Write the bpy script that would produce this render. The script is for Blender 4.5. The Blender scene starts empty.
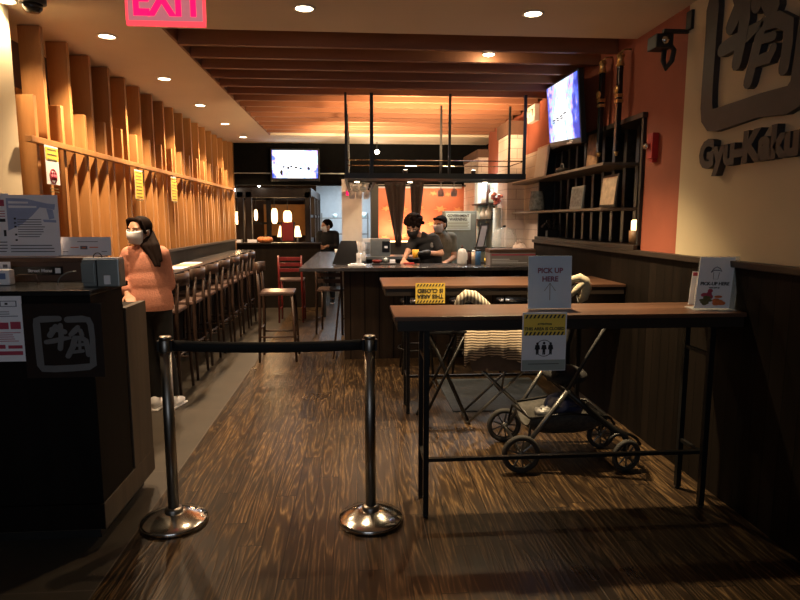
import bpy, bmesh, math, random
from mathutils import Vector, Matrix
random.seed(7)
PI = math.pi
SC = bpy.context.scene
COL = SC.collection

# ------------------------------------------------------------------ camera geometry
FP, EYE = 600.0, 1.55
PIT = math.radians(7.595)
YAW = math.radians(4.252)

def ray(x, y):
    u = (x - 400) / FP; v = (300 - y) / FP
    fy = math.cos(PIT) + v * math.sin(PIT); fz = -math.sin(PIT) + v * math.cos(PIT)
    return (u * math.cos(YAW) + fy * math.sin(YAW), -u * math.sin(YAW) + fy * math.cos(YAW), fz)
def AX(x, y, X):
    a, b, c = ray(x, y); t = X / a; return Vector((X, b * t, EYE + c * t))
def AY(x, y, Y):
    a, b, c = ray(x, y); t = Y / b; return Vector((a * t, Y, EYE + c * t))
def AZ(x, y, Z=0.0):
    a, b, c = ray(x, y); t = (Z - EYE) / c; return Vector((a * t, b * t, Z))

cam = bpy.data.cameras.new('camera'); co = bpy.data.objects.new('camera', cam); COL.objects.link(co)
cam.sensor_width = 36; cam.lens = 36 * FP / 800; cam.clip_start = .05; cam.clip_end = 100
co.location = (0, 0, EYE); co.rotation_euler = (PI / 2 - PIT, 0, -YAW)
SC.camera = co

# ------------------------------------------------------------------ materials
def nodes(name):
    m = bpy.data.materials.new(name); m.use_nodes = True
    nt = m.node_tree; b = nt.nodes['Principled BSDF']; return m, nt, b
def mat(name, c, rough=.55, metal=0, var=.12, scale=12, emit=None, es=1, spec=.5, alpha=1, trans=0, bump=0, stretch=None, coat=0):
    m, nt, b = nodes(name)
    N = nt.nodes; L = nt.links
    tc = N.new('ShaderNodeTexCoord'); mp = N.new('ShaderNodeMapping')
    L.new(tc.outputs['Object'], mp.inputs[0])
    if stretch: mp.inputs['Scale'].default_value = stretch
    nz = N.new('ShaderNodeTexNoise'); nz.inputs['Scale'].default_value = scale; nz.inputs['Detail'].default_value = 5
    L.new(mp.outputs[0], nz.inputs['Vector'])
    cr = N.new('ShaderNodeValToRGB')
    cr.color_ramp.elements[0].position = .3; cr.color_ramp.elements[1].position = .7
    cr.color_ramp.elements[0].color = (*[max(0, q * (1 - var)) for q in c], 1)
    cr.color_ramp.elements[1].color = (*[min(1, q * (1 + var)) for q in c], 1)
    L.new(nz.outputs['Fac'], cr.inputs[0]); L.new(cr.outputs[0], b.inputs['Base Color'])
    b.inputs['Roughness'].default_value = rough; b.inputs['Metallic'].default_value = metal
    b.inputs['Specular IOR Level'].default_value = spec
    b.inputs['Transmission Weight'].default_value = trans
    b.inputs['Alpha'].default_value = alpha
    b.inputs['Coat Weight'].default_value = coat
    if emit:
        b.inputs['Emission Color'].default_value = (*emit, 1); b.inputs['Emission Strength'].default_value = es
    if bump:
        bp = N.new('ShaderNodeBump'); bp.inputs['Strength'].default_value = bump; bp.inputs['Distance'].default_value = .01
        L.new(nz.outputs['Fac'], bp.inputs['Height']); L.new(bp.outputs[0], b.inputs['Normal'])
    return m
def woodmat(name, c0, c1, rough=.5, axis='Z', scale=9, dist=3, fine=7, spec=.4, bump=.1):
    """straight grained timber, grain running along one axis"""
    m, nt, b = nodes(name); N = nt.nodes; L = nt.links
    tc = N.new('ShaderNodeTexCoord'); mp = N.new('ShaderNodeMapping')
    s = {'X': (.08, 1, 1), 'Y': (1, .08, 1), 'Z': (1, 1, .08)}[axis]
    mp.inputs['Scale'].default_value = s
    L.new(tc.outputs['Object'], mp.inputs[0])
    nz = N.new('ShaderNodeTexNoise'); nz.inputs['Scale'].default_value = scale; nz.inputs['Detail'].default_value = 8
    nz.inputs['Roughness'].default_value = .7; nz.inputs['Distortion'].default_value = dist * .2
    L.new(mp.outputs[0], nz.inputs['Vector'])
    cr = N.new('ShaderNodeValToRGB'); e = cr.color_ramp.elements
    e[0].position = .32; e[1].position = .68; e[0].color = (*c0, 1); e[1].color = (*c1, 1)
    L.new(nz.outputs['Fac'], cr.inputs[0]); L.new(cr.outputs[0], b.inputs['Base Color'])
    b.inputs['Roughness'].default_value = rough; b.inputs['Specular IOR Level'].default_value = spec
    bp = N.new('ShaderNodeBump'); bp.inputs['Strength'].default_value = bump; bp.inputs['Distance'].default_value = .005
    L.new(nz.outputs['Fac'], bp.inputs['Height']); L.new(bp.outputs[0], b.inputs['Normal'])
    return m
def math_node(nt, op, a, b=None, c=None):
    n = nt.nodes.new('ShaderNodeMath'); n.operation = op
    for i, v in enumerate((a, b, c)):
        if v is None: continue
        if isinstance(v, (int, float)): n.inputs[i].default_value = v
        else: nt.links.new(v, n.inputs[i])
    return n.outputs[0]

def floor_material():
    m, nt, b = nodes('oak_plank_floor'); N = nt.nodes; L = nt.links
    tc = N.new('ShaderNodeTexCoord'); sp = N.new('ShaderNodeSeparateXYZ'); L.new(tc.outputs['Object'], sp.inputs[0])
    W = .115
    px = math_node(nt, 'DIVIDE', sp.outputs['X'], W); pid = math_node(nt, 'FLOOR', px); fr = math_node(nt, 'FRACT', px)
    wn = N.new('ShaderNodeTexWhiteNoise'); wn.noise_dimensions = '1D'; L.new(pid, wn.inputs['W'])
    yo = math_node(nt, 'ADD', sp.outputs['Y'], math_node(nt, 'MULTIPLY', wn.outputs['Value'], 7.3))
    py = math_node(nt, 'DIVIDE', yo, 1.35); qid = math_node(nt, 'FLOOR', py); fy = math_node(nt, 'FRACT', py)
    idn = math_node(nt, 'ADD', math_node(nt, 'MULTIPLY', pid, 13.7), math_node(nt, 'MULTIPLY', qid, 5.1))
    w2 = N.new('ShaderNodeTexWhiteNoise'); w2.noise_dimensions = '1D'; L.new(idn, w2.inputs['W'])
    cb = N.new('ShaderNodeCombineXYZ')
    L.new(math_node(nt, 'ADD', math_node(nt, 'MULTIPLY', sp.outputs['X'], 2.4), math_node(nt, 'MULTIPLY', idn, .37)), cb.inputs[0])
    L.new(math_node(nt, 'MULTIPLY', sp.outputs['Y'], .16), cb.inputs[1]); L.new(idn, cb.inputs[2])
    n1 = N.new('ShaderNodeTexNoise'); n1.inputs['Scale'].default_value = 4.5; n1.inputs['Detail'].default_value = 2
    n1.inputs['Distortion'].default_value = .15; L.new(cb.outputs[0], n1.inputs['Vector'])
    # cathedral rings: sine of the smooth noise
    s = math_node(nt, 'SINE', math_node(nt, 'MULTIPLY', n1.outputs['Fac'], 70))
    s = math_node(nt, 'MULTIPLY_ADD', s, .5, .5)
    s = math_node(nt, 'POWER', s, 1.6)
    n2 = N.new('ShaderNodeTexNoise'); n2.inputs['Scale'].default_value = 60; n2.inputs['Detail'].default_value = 6; L.new(cb.outputs[0], n2.inputs['Vector'])
    g = math_node(nt, 'MULTIPLY', s, math_node(nt, 'MULTIPLY_ADD', n2.outputs['Fac'], 1.6, -.2))
    cr = N.new('ShaderNodeValToRGB'); e = cr.color_ramp.elements
    e[0].position = 0; e[0].color = (.024, .0145, .008, 1); e[1].position = 1; e[1].color = (.185, .115, .050, 1)
    x = e.new(.4); x.color = (.050, .030, .0145, 1)
    L.new(g, cr.inputs[0])
    br = math_node(nt, 'MULTIPLY_ADD', w2.outputs['Value'], .7, .62)
    # seams
    sx = math_node(nt, 'MINIMUM', fr, math_node(nt, 'SUBTRACT', 1, fr)); sx = math_node(nt, 'GREATER_THAN', sx, .026)
    sy = math_node(nt, 'MINIMUM', fy, math_node(nt, 'SUBTRACT', 1, fy)); sy = math_node(nt, 'GREATER_THAN', sy, .0022)
    seam = math_node(nt, 'MULTIPLY_ADD', math_node(nt, 'MULTIPLY', sx, sy), .88, .12)
    # worn dark patches
    n3 = N.new('ShaderNodeTexNoise'); n3.inputs['Scale'].default_value = 1.3; n3.inputs['Detail'].default_value = 5; L.new(tc.outputs['Object'], n3.inputs['Vector'])
    wear = math_node(nt, 'MULTIPLY_ADD', n3.outputs['Fac'], 1.3, .30)
    k = math_node(nt, 'MULTIPLY', math_node(nt, 'MULTIPLY', br, seam), wear)
    mx = N.new('ShaderNodeVectorMath'); mx.operation = 'SCALE'; L.new(cr.outputs[0], mx.inputs[0]); L.new(k, mx.inputs['Scale'])
    L.new(mx.outputs[0], b.inputs['Base Color'])
    L.new(math_node(nt, 'MULTIPLY_ADD', n3.outputs['Fac'], -.25, .44), b.inputs['Roughness'])
    b.inputs['Specular IOR Level'].default_value = .33
    bp = N.new('ShaderNodeBump'); bp.inputs['Strength'].default_value = .22; bp.inputs['Distance'].default_value = .004
    L.new(math_node(nt, 'MULTIPLY', g, seam), bp.inputs['Height']); L.new(bp.outputs[0], b.inputs['Normal'])
    return m
def tile_material(name, c, grout, sx, sy, rough=.45, axes=('X', 'Y'), off=0, gw=.008, stagger=False):
    m, nt, b = nodes(name); N = nt.nodes; L = nt.links
    tc = N.new('ShaderNodeTexCoord'); sp = N.new('ShaderNodeSeparateXYZ'); L.new(tc.outputs['Object'], sp.inputs[0])
    fy0 = math_node(nt, 'DIVIDE', sp.outputs[axes[1]], sy); row = math_node(nt, 'FLOOR', fy0)
    ux = math_node(nt, 'DIVIDE', math_node(nt, 'ADD', sp.outputs[axes[0]], off), sx)
    if stagger: ux = math_node(nt, 'ADD', ux, math_node(nt, 'MULTIPLY', math_node(nt, 'MODULO', row, 2), .5))
    fx = math_node(nt, 'FRACT', ux); fy = math_node(nt, 'FRACT', fy0)
    ax = math_node(nt, 'MULTIPLY', math_node(nt, 'MINIMUM', fx, math_node(nt, 'SUBTRACT', 1, fx)), sx)
    ay = math_node(nt, 'MULTIPLY', math_node(nt, 'MINIMUM', fy, math_node(nt, 'SUBTRACT', 1, fy)), sy)
    k = math_node(nt, 'GREATER_THAN', math_node(nt, 'MINIMUM', ax, ay), gw / 2)
    nz = N.new('ShaderNodeTexNoise'); nz.inputs['Scale'].default_value = 4; nz.inputs['Detail'].default_value = 6; L.new(tc.outputs['Object'], nz.inputs['Vector'])
    cr = N.new('ShaderNodeValToRGB'); e = cr.color_ramp.elements
    e[0].position = .3; e[0].color = (*[q * .78 for q in c], 1); e[1].position = .7; e[1].color = (*[q * 1.15 for q in c], 1)
    L.new(nz.outputs['Fac'], cr.inputs[0])
    mx = N.new('ShaderNodeMix'); mx.data_type = 'RGBA'; L.new(k, mx.inputs[0]); mx.inputs[6].default_value = (*grout, 1); L.new(cr.outputs[0], mx.inputs[7])
    L.new(mx.outputs[2], b.inputs['Base Color']); b.inputs['Roughness'].default_value = rough
    return m
def panel_material(name, c0, c1, axis, w, rough=.4):
    """vertical boards with dark joints, board direction along Z"""
    m, nt, b = nodes(name); N = nt.nodes; L = nt.links
    tc = N.new('ShaderNodeTexCoord'); sp = N.new('ShaderNodeSeparateXYZ'); L.new(tc.outputs['Object'], sp.inputs[0])
    u = math_node(nt, 'DIVIDE', sp.outputs[axis], w); pid = math_node(nt, 'FLOOR', u); fr = math_node(nt, 'FRACT', u)
    wn = N.new('ShaderNodeTexWhiteNoise'); wn.noise_dimensions = '1D'; L.new(pid, wn.inputs['W'])
    mp = N.new('ShaderNodeMapping'); mp.inputs['Scale'].default_value = (1, 1, .1); L.new(tc.outputs['Object'], mp.inputs[0])
    nz = N.new('ShaderNodeTexNoise'); nz.inputs['Scale'].default_value = 14; nz.inputs['Detail'].default_value = 7; L.new(mp.outputs[0], nz.inputs['Vector'])
    f = math_node(nt, 'ADD', math_node(nt, 'MULTIPLY', nz.outputs['Fac'], .7), math_node(nt, 'MULTIPLY', wn.outputs['Value'], .4))
    cr = N.new('ShaderNodeValToRGB'); e = cr.color_ramp.elements
    e[0].position = .25; e[0].color = (*c0, 1); e[1].position = .8; e[1].color = (*c1, 1); L.new(f, cr.inputs[0])
    s = math_node(nt, 'MINIMUM', fr, math_node(nt, 'SUBTRACT', 1, fr)); s = math_node(nt, 'GREATER_THAN', s, .035)
    k = math_node(nt, 'MULTIPLY_ADD', s, .8, .2)
    mx = N.new('ShaderNodeVectorMath'); mx.operation = 'SCALE'; L.new(cr.outputs[0], mx.inputs[0]); L.new(k, mx.inputs['Scale'])
    L.new(mx.outputs[0], b.inputs['Base Color']); b.inputs['Roughness'].default_value = rough
    b.inputs['Specular IOR Level'].default_value = .1
    bp = N.new('ShaderNodeBump'); bp.inputs['Strength'].default_value = .3; bp.inputs['Distance'].default_value = .004
    L.new(s, bp.inputs['Height']); L.new(bp.outputs[0], b.inputs['Normal'])
    return m
def screen_material(name, seed, strength=3):
    m, nt, b = nodes(name); N = nt.nodes; L = nt.links
    tc = N.new('ShaderNodeTexCoord'); mp = N.new('ShaderNodeMapping'); mp.inputs['Location'].default_value = (seed, seed * 2, seed)
    L.new(tc.outputs['Object'], mp.inputs[0])
    vo = N.new('ShaderNodeTexNoise'); vo.inputs['Scale'].default_value = 5; vo.inputs['Detail'].default_value = 3; vo.inputs['Distortion'].default_value = 1.5
    L.new(mp.outputs[0], vo.inputs['Vector'])
    cr = N.new('ShaderNodeValToRGB'); e = cr.color_ramp.elements
    e[0].position = .36; e[0].color = (.02, .04, .45, 1); e[1].position = .64; e[1].color = (.35, .75, 1, 1)
    for p, c in ((.42, (.12, .2, .9, 1)), (.47, (.85, .9, 1, 1)), (.55, (1, 1, 1, 1)), (.60, (.95, .6, .85, 1))):
        x = e.new(p); x.color = c
    L.new(vo.outputs['Fac'], cr.inputs[0]); b.inputs['Base Color'].default_value = (.01, .01, .01, 1)
    L.new(cr.outputs[0], b.inputs['Emission Color']); b.inputs['Emission Strength'].default_value = strength
    b.inputs['Roughness'].default_value = .2
    return m

M = {}
M['floor'] = floor_material()
M['tile'] = tile_material('brown_stone_tile', (.046, .038, .028), (.085, .07, .055), .61, 1.22, .38, off=.5, gw=.006)
M['plaster'] = mat('cream_plaster', (.56, .47, .31), .85, var=.04, scale=3, bump=.05)
M['ceil'] = mat('tan_ceiling_paint', (.66, .56, .43), .9, var=.03, scale=2)
M['orange'] = mat('burnt_orange_paint', (.31, .083, .044), .75, var=.08, scale=4)
M['wains'] = panel_material('dark_board_panelling', (.0035, .0025, .0018), (.0135, .0095, .0068), 'Y', .105, .62)
M['frontpanel'] = panel_material('dark_bar_boards', (.010, .007, .005), (.040, .026, .018), 'X', .16, .5)
M['beam'] = woodmat('stained_beam_wood', (.175, .070, .036), (.27, .115, .058), .6, 'X', 5)
M['slat'] = woodmat('honey_slat_wood', (.30, .135, .040), (.46, .225, .075), .5, 'Z', 5)
M['slatback'] = panel_material('honey_board_backing', (.30, .12, .028), (.48, .21, .058), 'Y', .12, .5)
M['black'] = mat('black_paint', (.010, .010, .010), .5, var=.3)
M['blacksteel'] = mat('black_steel', (.013, .013, .013), .38, metal=.4, var=.25)
M['blackgloss'] = mat('black_laminate', (.008, .008, .009), .25, var=.2)
M['counterface'] = woodmat('black_stained_wood', (.003, .0025, .002), (.008, .006, .005), .65, 'Z', 8, spec=.12)
M['greywood'] = woodmat('grey_oak_panel', (.05, .038, .028), (.10, .078, .056), .55, 'Z', 8)
M['chrome'] = mat('polished_steel', (.62, .60, .56), .16, metal=1, var=.05)
M['postmetal'] = mat('dark_brushed_steel', (.30, .28, .25), .36, metal=1, var=.08)
M['belt'] = mat('black_belt_webbing', (.006, .006, .006), .8, var=.2, scale=80)
M['tabletop'] = woodmat('worn_oak_tabletop', (.050, .022, .013), (.17, .088, .052), .33, 'X', 10, spec=.5)
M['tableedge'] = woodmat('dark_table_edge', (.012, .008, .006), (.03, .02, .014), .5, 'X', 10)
M['stoolwood'] = woodmat('dark_walnut_stool', (.022, .012, .008), (.058, .032, .022), .4, 'Z', 14)
M['stoolseat'] = mat('brown_leather_seat', (.09, .055, .045), .28, var=.2, scale=25)
M['bartop'] = mat('dark_stone_bar_top', (.05, .045, .045), .22, var=.25, scale=20)
M['white'] = mat('white_card', (.86, .86, .88), .6, var=.02)
M['paper'] = mat('white_paper', (.84, .84, .90), .65, var=.03)
M['bluecard'] = mat('pale_blue_card', (.52, .68, .86), .55, var=.02)
M['ink'] = mat('dark_ink', (.02, .02, .025), .7, var=.1)
M['greyink'] = mat('grey_ink', (.14, .14, .17), .7, var=.1)
M['redink'] = mat('red_ink', (.42, .05, .09), .7, var=.1)
M['purple'] = mat('plum_ink', (.22, .07, .13), .7, var=.1)
M['yellow'] = mat('warning_yellow', (.88, .62, .09), .6, var=.04)
M['captiongrey'] = mat('grey_green_print', (.33, .37, .34), .7, var=.05)
M['blueprint'] = mat('pale_slate_print', (.34, .40, .60), .7, var=.1)
M['blueink'] = mat('slate_blue_print', (.18, .24, .42), .7, var=.1)
M['orangeink'] = mat('orange_print', (.70, .18, .05), .7, var=.15, scale=60)
M['greenink'] = mat('olive_print', (.14, .13, .05), .7, var=.3, scale=60)
M['logo'] = mat('dull_grey_logo_print', (.13, .125, .125), .6, var=.08)
M['plaque'] = mat('maroon_brown_plaque', (.017, .009, .006), .6, var=.2, spec=.2)
M['emblem'] = mat('dark_bronze_emblem', (.030, .024, .024), .55, var=.15)
M['tv'] = mat('television_black_plastic', (.008, .008, .009), .3, var=.1)
M['screenA'] = screen_material('television_picture', 3.3, 2.6)
M['screenB'] = screen_material('television_picture_side', 9.1, 1.7)
M['lens'] = mat('lamp_lens', (1, .9, .7), .5, emit=(1, .82, .55), es=14)
M['trimring'] = mat('white_lamp_trim', (.7, .62, .5), .6, var=.03)
M['exit'] = mat('exit_red_letters', (.8, .02, .1), .5, emit=(1, .004, .10), es=1.25)
M['exitplate'] = mat('exit_clear_plate', (.35, .25, .25), .5, emit=(.9, .24, .28), es=.42)
M['exitedge'] = mat('exit_red_edge', (.9, .1, .12), .5, emit=(1, .06, .08), es=1.0)
M['shade'] = mat('glowing_lantern_shade', (1, .8, .5), .6, emit=(1, .60, .30), es=3.2)
M['darkwood'] = woodmat('dark_booth_wood', (.010, .006, .004), (.028, .017, .012), .5, 'Z', 8)
M['bulb'] = mat('small_bright_bulb', (1, .9, .8), .5, emit=(1, .9, .75), es=25)
M['ledorange'] = mat('warm_light_strip', (1, .6, .3), .5, emit=(1, .55, .25), es=6)
M['skin'] = mat('skin', (.50, .27, .17), .55, var=.05, scale=30)
M['hair'] = mat('dark_brown_hair', (.008, .004, .003), .8, spec=.08, var=.4, scale=60, stretch=(1, 1, .2))
M['sweater'] = mat('salmon_knit', (.52, .22, .145), .9, var=.10, scale=90, bump=.3)
M['cloth_black'] = mat('black_cotton', (.008, .008, .009), .85, var=.2)
M['apron'] = mat('grey_green_cotton', (.15, .15, .12), .85, var=.15)
M['mask_white'] = mat('white_face_mask', (.75, .75, .78), .7, var=.03)
M['steel'] = mat('brushed_stainless', (.27, .29, .28), .35, metal=.6, var=.08)
M['fridge'] = mat('grey_cooler_door', (.20, .23, .21), .5, var=.06)
M['glass'] = mat('clear_glass', (.95, .95, .95), .12, var=.01, trans=0, alpha=.5, spec=1)
M['acrylic'] = mat('clear_acrylic', (.75, .8, .8), .15, var=.01, trans=0, alpha=.28, spec=.8)
M['whitepaint'] = mat('white_paint', (.62, .60, .57), .6, var=.04)
M['whitetile'] = tile_material('white_brick_tile', (.55, .45, .37), (.25, .20, .17), .30, .12, .4, axes=('Y', 'Z'), gw=.006, stagger=True)
M['whitetileX'] = tile_material('white_tile_face', (.58, .50, .44), (.26, .21, .18), .30, .12, .4, axes=('X', 'Z'), gw=.006, stagger=True)
M['coolwhite'] = mat('cool_white_panel', (.55, .66, .66), .5, var=.04)
M['redwood'] = mat('red_lacquered_wood', (.15, .012, .010), .35, var=.1)
M['red'] = mat('red_plastic', (.40, .02, .02), .4, var=.1)
M['gold'] = mat('gilt_fitting', (.55, .33, .12), .3, metal=.7, var=.4, scale=60)
M['shelf'] = woodmat('dark_shelf_wood', (.012, .009, .007), (.032, .023, .018), .4, 'Y', 10)
M['strip'] = mat('dark_bronze_slat', (.035, .028, .024), .3, metal=.3, var=.4, scale=25)
M['shelfedge'] = woodmat('lighter_shelf_edge', (.09, .07, .055), (.17, .13, .10), .4, 'Y', 10)
M['wallart'] = mat('brown_print', (.25, .14, .07), .5, var=.5, scale=18)
M['greyart'] = mat('grey_print', (.13, .13, .13), .4, var=.6, scale=30)
M['palear'] = mat('pale_print', (.55, .42, .30), .5, var=.25, scale=18)
M['box'] = mat('grey_carton', (.25, .22, .21), .7, var=.05)
M['bluecan'] = mat('blue_can', (.05, .15, .33), .35, var=.15)
M['brown'] = mat('dark_brown_plastic', (.06, .022, .018), .4, var=.2)
M['bag'] = mat('crumpled_white_bag', (.55, .44, .37), .7, var=.2, scale=20, bump=.6)
M['yellowcup'] = mat('yellow_cup', (.75, .42, .03), .5, var=.08)
M['rubber'] = mat('black_rubber', (.012, .012, .012), .7, var=.2)
M['tyre'] = mat('grey_rubber_tyre', (.022, .021, .019), .8, var=.2)
M['tube'] = mat('grey_aluminium_tube', (.12, .12, .115), .35, metal=.6, var=.1)
M['bluebag'] = mat('navy_nylon', (.012, .018, .06), .5, var=.3)
M['net'] = mat('grey_mesh_fabric', (.035, .032, .026), .7, var=.5, scale=50)
M['mat'] = mat('blue_grey_cool_light_tint', (.034, .043, .052), .9, var=.25, scale=30)  # floor tone with the cooler light put into the colour
M['bwall'] = mat('brown_back_wall', (.10, .05, .03), .7, var=.1)
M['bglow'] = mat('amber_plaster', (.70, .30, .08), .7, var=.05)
M['pumpkin'] = mat('orange_gourd', (.75, .25, .08), .5, var=.1)
M['pinkglass'] = mat('pink_glass', (.7, .25, .22), .2, var=.2, scale=30)
M['kitchen'] = mat('kitchen_white_wall', (.55, .60, .62), .6, var=.06)
M['shadeflush'] = mat('kitchen_lamp', (1, 1, 1), .5, emit=(.75, .85, 1), es=5)
M['creamcloth'] = mat('cream_cloth', (.42, .38, .28), .85, var=.25, scale=18, bump=.3)
M['palear2'] = mat('tan_lining', (.10, .07, .05), .8, var=.2)

def stripes_material(name, c0, c1, freq, axis='Z', wob=.25):
    m, nt, b = nodes(name); N = nt.nodes; L = nt.links
    tc = N.new('ShaderNodeTexCoord')
    nz = N.new('ShaderNodeTexNoise'); nz.inputs['Scale'].default_value = 14; L.new(tc.outputs['Object'], nz.inputs['Vector'])
    sp = N.new('ShaderNodeSeparateXYZ'); L.new(tc.outputs['Object'], sp.inputs[0])
    v = math_node(nt, 'SINE', math_node(nt, 'ADD', math_node(nt, 'MULTIPLY', sp.outputs[axis], freq), math_node(nt, 'MULTIPLY', nz.outputs['Fac'], 6 * wob)))
    k = math_node(nt, 'GREATER_THAN', v, .1)
    mx = N.new('ShaderNodeMix'); mx.data_type = 'RGBA'; L.new(k, mx.inputs[0]); mx.inputs[6].default_value = (*c0, 1); mx.inputs[7].default_value = (*c1, 1)
    L.new(mx.outputs[2], b.inputs['Base Color']); b.inputs['Roughness'].default_value = .85
    return m
M['stripes'] = stripes_material('striped_knit', (.10, .07, .05), (.62, .52, .38), 330)
M['stripes2'] = stripes_material('cream_striped_cloth', (.20, .17, .13), (.62, .58, .46), 260, 'X')
M['paverstrip'] = M['whitetile']

# ------------------------------------------------------------------ mesh helpers
class B:
    def __init__(s): s.bm = bmesh.new(); s.mi = 0
    def _m(s, fs):
        for f in fs: f.material_index = s.mi
    def box(s, x0, x1, y0, y1, z0, z1, bev=0, rot=None):
        r = bmesh.ops.create_cube(s.bm, size=1)
        mt = Matrix.Translation(((x0 + x1) / 2, (y0 + y1) / 2, (z0 + z1) / 2))
        if rot is not None: mt = mt @ rot
        mt = mt @ Matrix.Diagonal((abs(x1 - x0), abs(y1 - y0), abs(z1 - z0), 1))
        bmesh.ops.transform(s.bm, matrix=mt, verts=r['verts'])
        fs = {f for v in r['verts'] for f in v.link_faces}; s._m(fs)
        if bev:
            es = list({e for v in r['verts'] for e in v.link_edges})
            q = bmesh.ops.bevel(s.bm, geom=es, offset=bev, segments=2, profile=.6, affect='EDGES'); s._m(q['faces'])
        return s
    def cyl(s, p0, p1, r0, r1=None, n=16, caps=True):
        p0 = Vector(p0); p1 = Vector(p1); r1 = r0 if r1 is None else r1
        d = p1 - p0; q = d.to_track_quat('Z', 'Y').to_matrix()
        a = [s.bm.verts.new(p0 + q @ Vector((r0 * math.cos(2 * PI * i / n), r0 * math.sin(2 * PI * i / n), 0))) for i in range(n)]
        b = [s.bm.verts.new(p1 + q @ Vector((r1 * math.cos(2 * PI * i / n), r1 * math.sin(2 * PI * i / n), 0))) for i in range(n)]
        fs = [s.bm.faces.new((a[i], a[(i + 1) % n], b[(i + 1) % n], b[i])) for i in range(n)]
        for f in fs: f.smooth = n > 6
        if caps: fs += [s.bm.faces.new(a[::-1]), s.bm.faces.new(b)]
        s._m(fs); return s
    def tube(s, pts, r, n=8):
        pts = [Vector(p) for p in pts]; rs = r if isinstance(r, (list, tuple)) else [r] * len(pts)
        rings = []
        t0 = (pts[1] - pts[0]).normalized(); up = Vector((0, 0, 1)) if abs(t0.z) < .9 else Vector((0, 1, 0))
        nrm = t0.cross(up).normalized()
        for i, p in enumerate(pts):
            t = (pts[min(i + 1, len(pts) - 1)] - pts[max(i - 1, 0)]).normalized()
            nrm = (nrm - t * nrm.dot(t)).normalized(); bn = t.cross(nrm)
            rings.append([s.bm.verts.new(p + (nrm * math.cos(2 * PI * k / n) + bn * math.sin(2 * PI * k / n)) * rs[i]) for k in range(n)])
        fs = []
        for a, b in zip(rings, rings[1:]):
            for k in range(n):
                f = s.bm.faces.new((a[k], a[(k + 1) % n], b[(k + 1) % n], b[k])); f.smooth = True; fs.append(f)
        fs += [s.bm.faces.new(rings[0][::-1]), s.bm.faces.new(rings[-1])]; s._m(fs); return s
    def lathe(s, prof, c=(0, 0, 0), n=24, mt=None):
        c = Vector(c); rings = []
        mt = mt or Matrix.Identity(4)
        for r, z in prof:
            rings.append([s.bm.verts.new(c + (mt @ Vector((max(r, .0004) * math.cos(2 * PI * k / n), max(r, .0004) * math.sin(2 * PI * k / n), z)))) for k in range(n)])
        fs = []
        for a, b in zip(rings, rings[1:]):
            for k in range(n):
                f = s.bm.faces.new((a[k], a[(k + 1) % n], b[(k + 1) % n], b[k])); f.smooth = True; fs.append(f)
        if prof[0] != prof[-1]: fs += [s.bm.faces.new(rings[0][::-1]), s.bm.faces.new(rings[-1])]
        s._m(fs); return s
    def ell(s, c, r, rot=None, u=20, v=12):
        q = bmesh.ops.create_uvsphere(s.bm, u_segments=u, v_segments=v, radius=1)
        mt = Matrix.Translation(Vector(c)) @ (rot or Matrix.Identity(4)) @ Matrix.Diagonal((r[0], r[1], r[2], 1))
        bmesh.ops.transform(s.bm, matrix=mt, verts=q['verts'])
        fs = {f for w in q['verts'] for f in w.link_faces}
        for f in fs: f.smooth = True
        s._m(fs); return s
    def prism(s, pts, vec):
        """polygon (3d points) pushed along vec"""
        vec = Vector(vec); a = [s.bm.verts.new(Vector(p)) for p in pts]; b = [s.bm.verts.new(Vector(p) + vec) for p in pts]
        n = len(a); fs = [s.bm.faces.new(a), s.bm.faces.new(b[::-1])]
        for i in range(n): fs.append(s.bm.faces.new((a[i], b[i], b[(i + 1) % n], a[(i + 1) % n])))
        s._m(fs); return s
    def sheet(s, grid):
        """grid of points -> thin surface"""
        V = [[s.bm.verts.new(Vector(p)) for p in row] for row in grid]; fs = []
        for i in range(len(V) - 1):
            for j in range(len(V[0]) - 1):
                f = s.bm.faces.new((V[i][j], V[i][j + 1], V[i + 1][j + 1], V[i + 1][j])); f.smooth = True; fs.append(f)
        s._m(fs); return s
def obj(name, b, m, parent=None, loc=None):
    bm = b.bm; bmesh.ops.recalc_face_normals(bm, faces=bm.faces)
    me = bpy.data.meshes.new(name); bm.to_mesh(me); bm.free()
    for q in (m if isinstance(m, (list, tuple)) else [m]): me.materials.append(M[q] if isinstance(q, str) else q)
    o = bpy.data.objects.new(name, me); COL.objects.link(o)
    if parent is not None: o.parent = parent
    if loc is not None: o.location = loc
    return o
def thick(o, t, off=-1):
    md = o.modifiers.new('thickness', 'SOLIDIFY'); md.thickness = t; md.offset = off; return o
def tag(o, label=None, cat=None, group=None, kind=None):
    if label: o['label'] = label
    if cat: o['category'] = cat
    if group: o['group'] = group
    if kind: o['kind'] = kind
    return o
def thing(name, label, cat, loc=(0, 0, 0), rz=0, group=None, rot=None):
    o = bpy.data.objects.new(name, None); COL.objects.link(o); o.location = loc
    o.rotation_euler = rot if rot else (0, 0, rz); o.empty_display_size = .1
    return tag(o, label, cat, group)
def dup(root, loc, rz=None, label=None, group=None):
    r = root.copy(); COL.objects.link(r); r.location = loc
    if rz is not None: r.rotation_euler = (0, 0, rz)
    if label: r['label'] = label
    if group: r['group'] = group
    for ch in list(root.children):
        c = ch.copy(); COL.objects.link(c); c.parent = r
        for g in list(ch.children):
            d = g.copy(); COL.objects.link(d); d.parent = c
    return r
def struct(name, b, m, label=None):
    o = obj(name, b, m); o['kind'] = 'structure'; o['label'] = label or name.replace('_', ' '); o['category'] = name.split('_')[0]; return o
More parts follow.
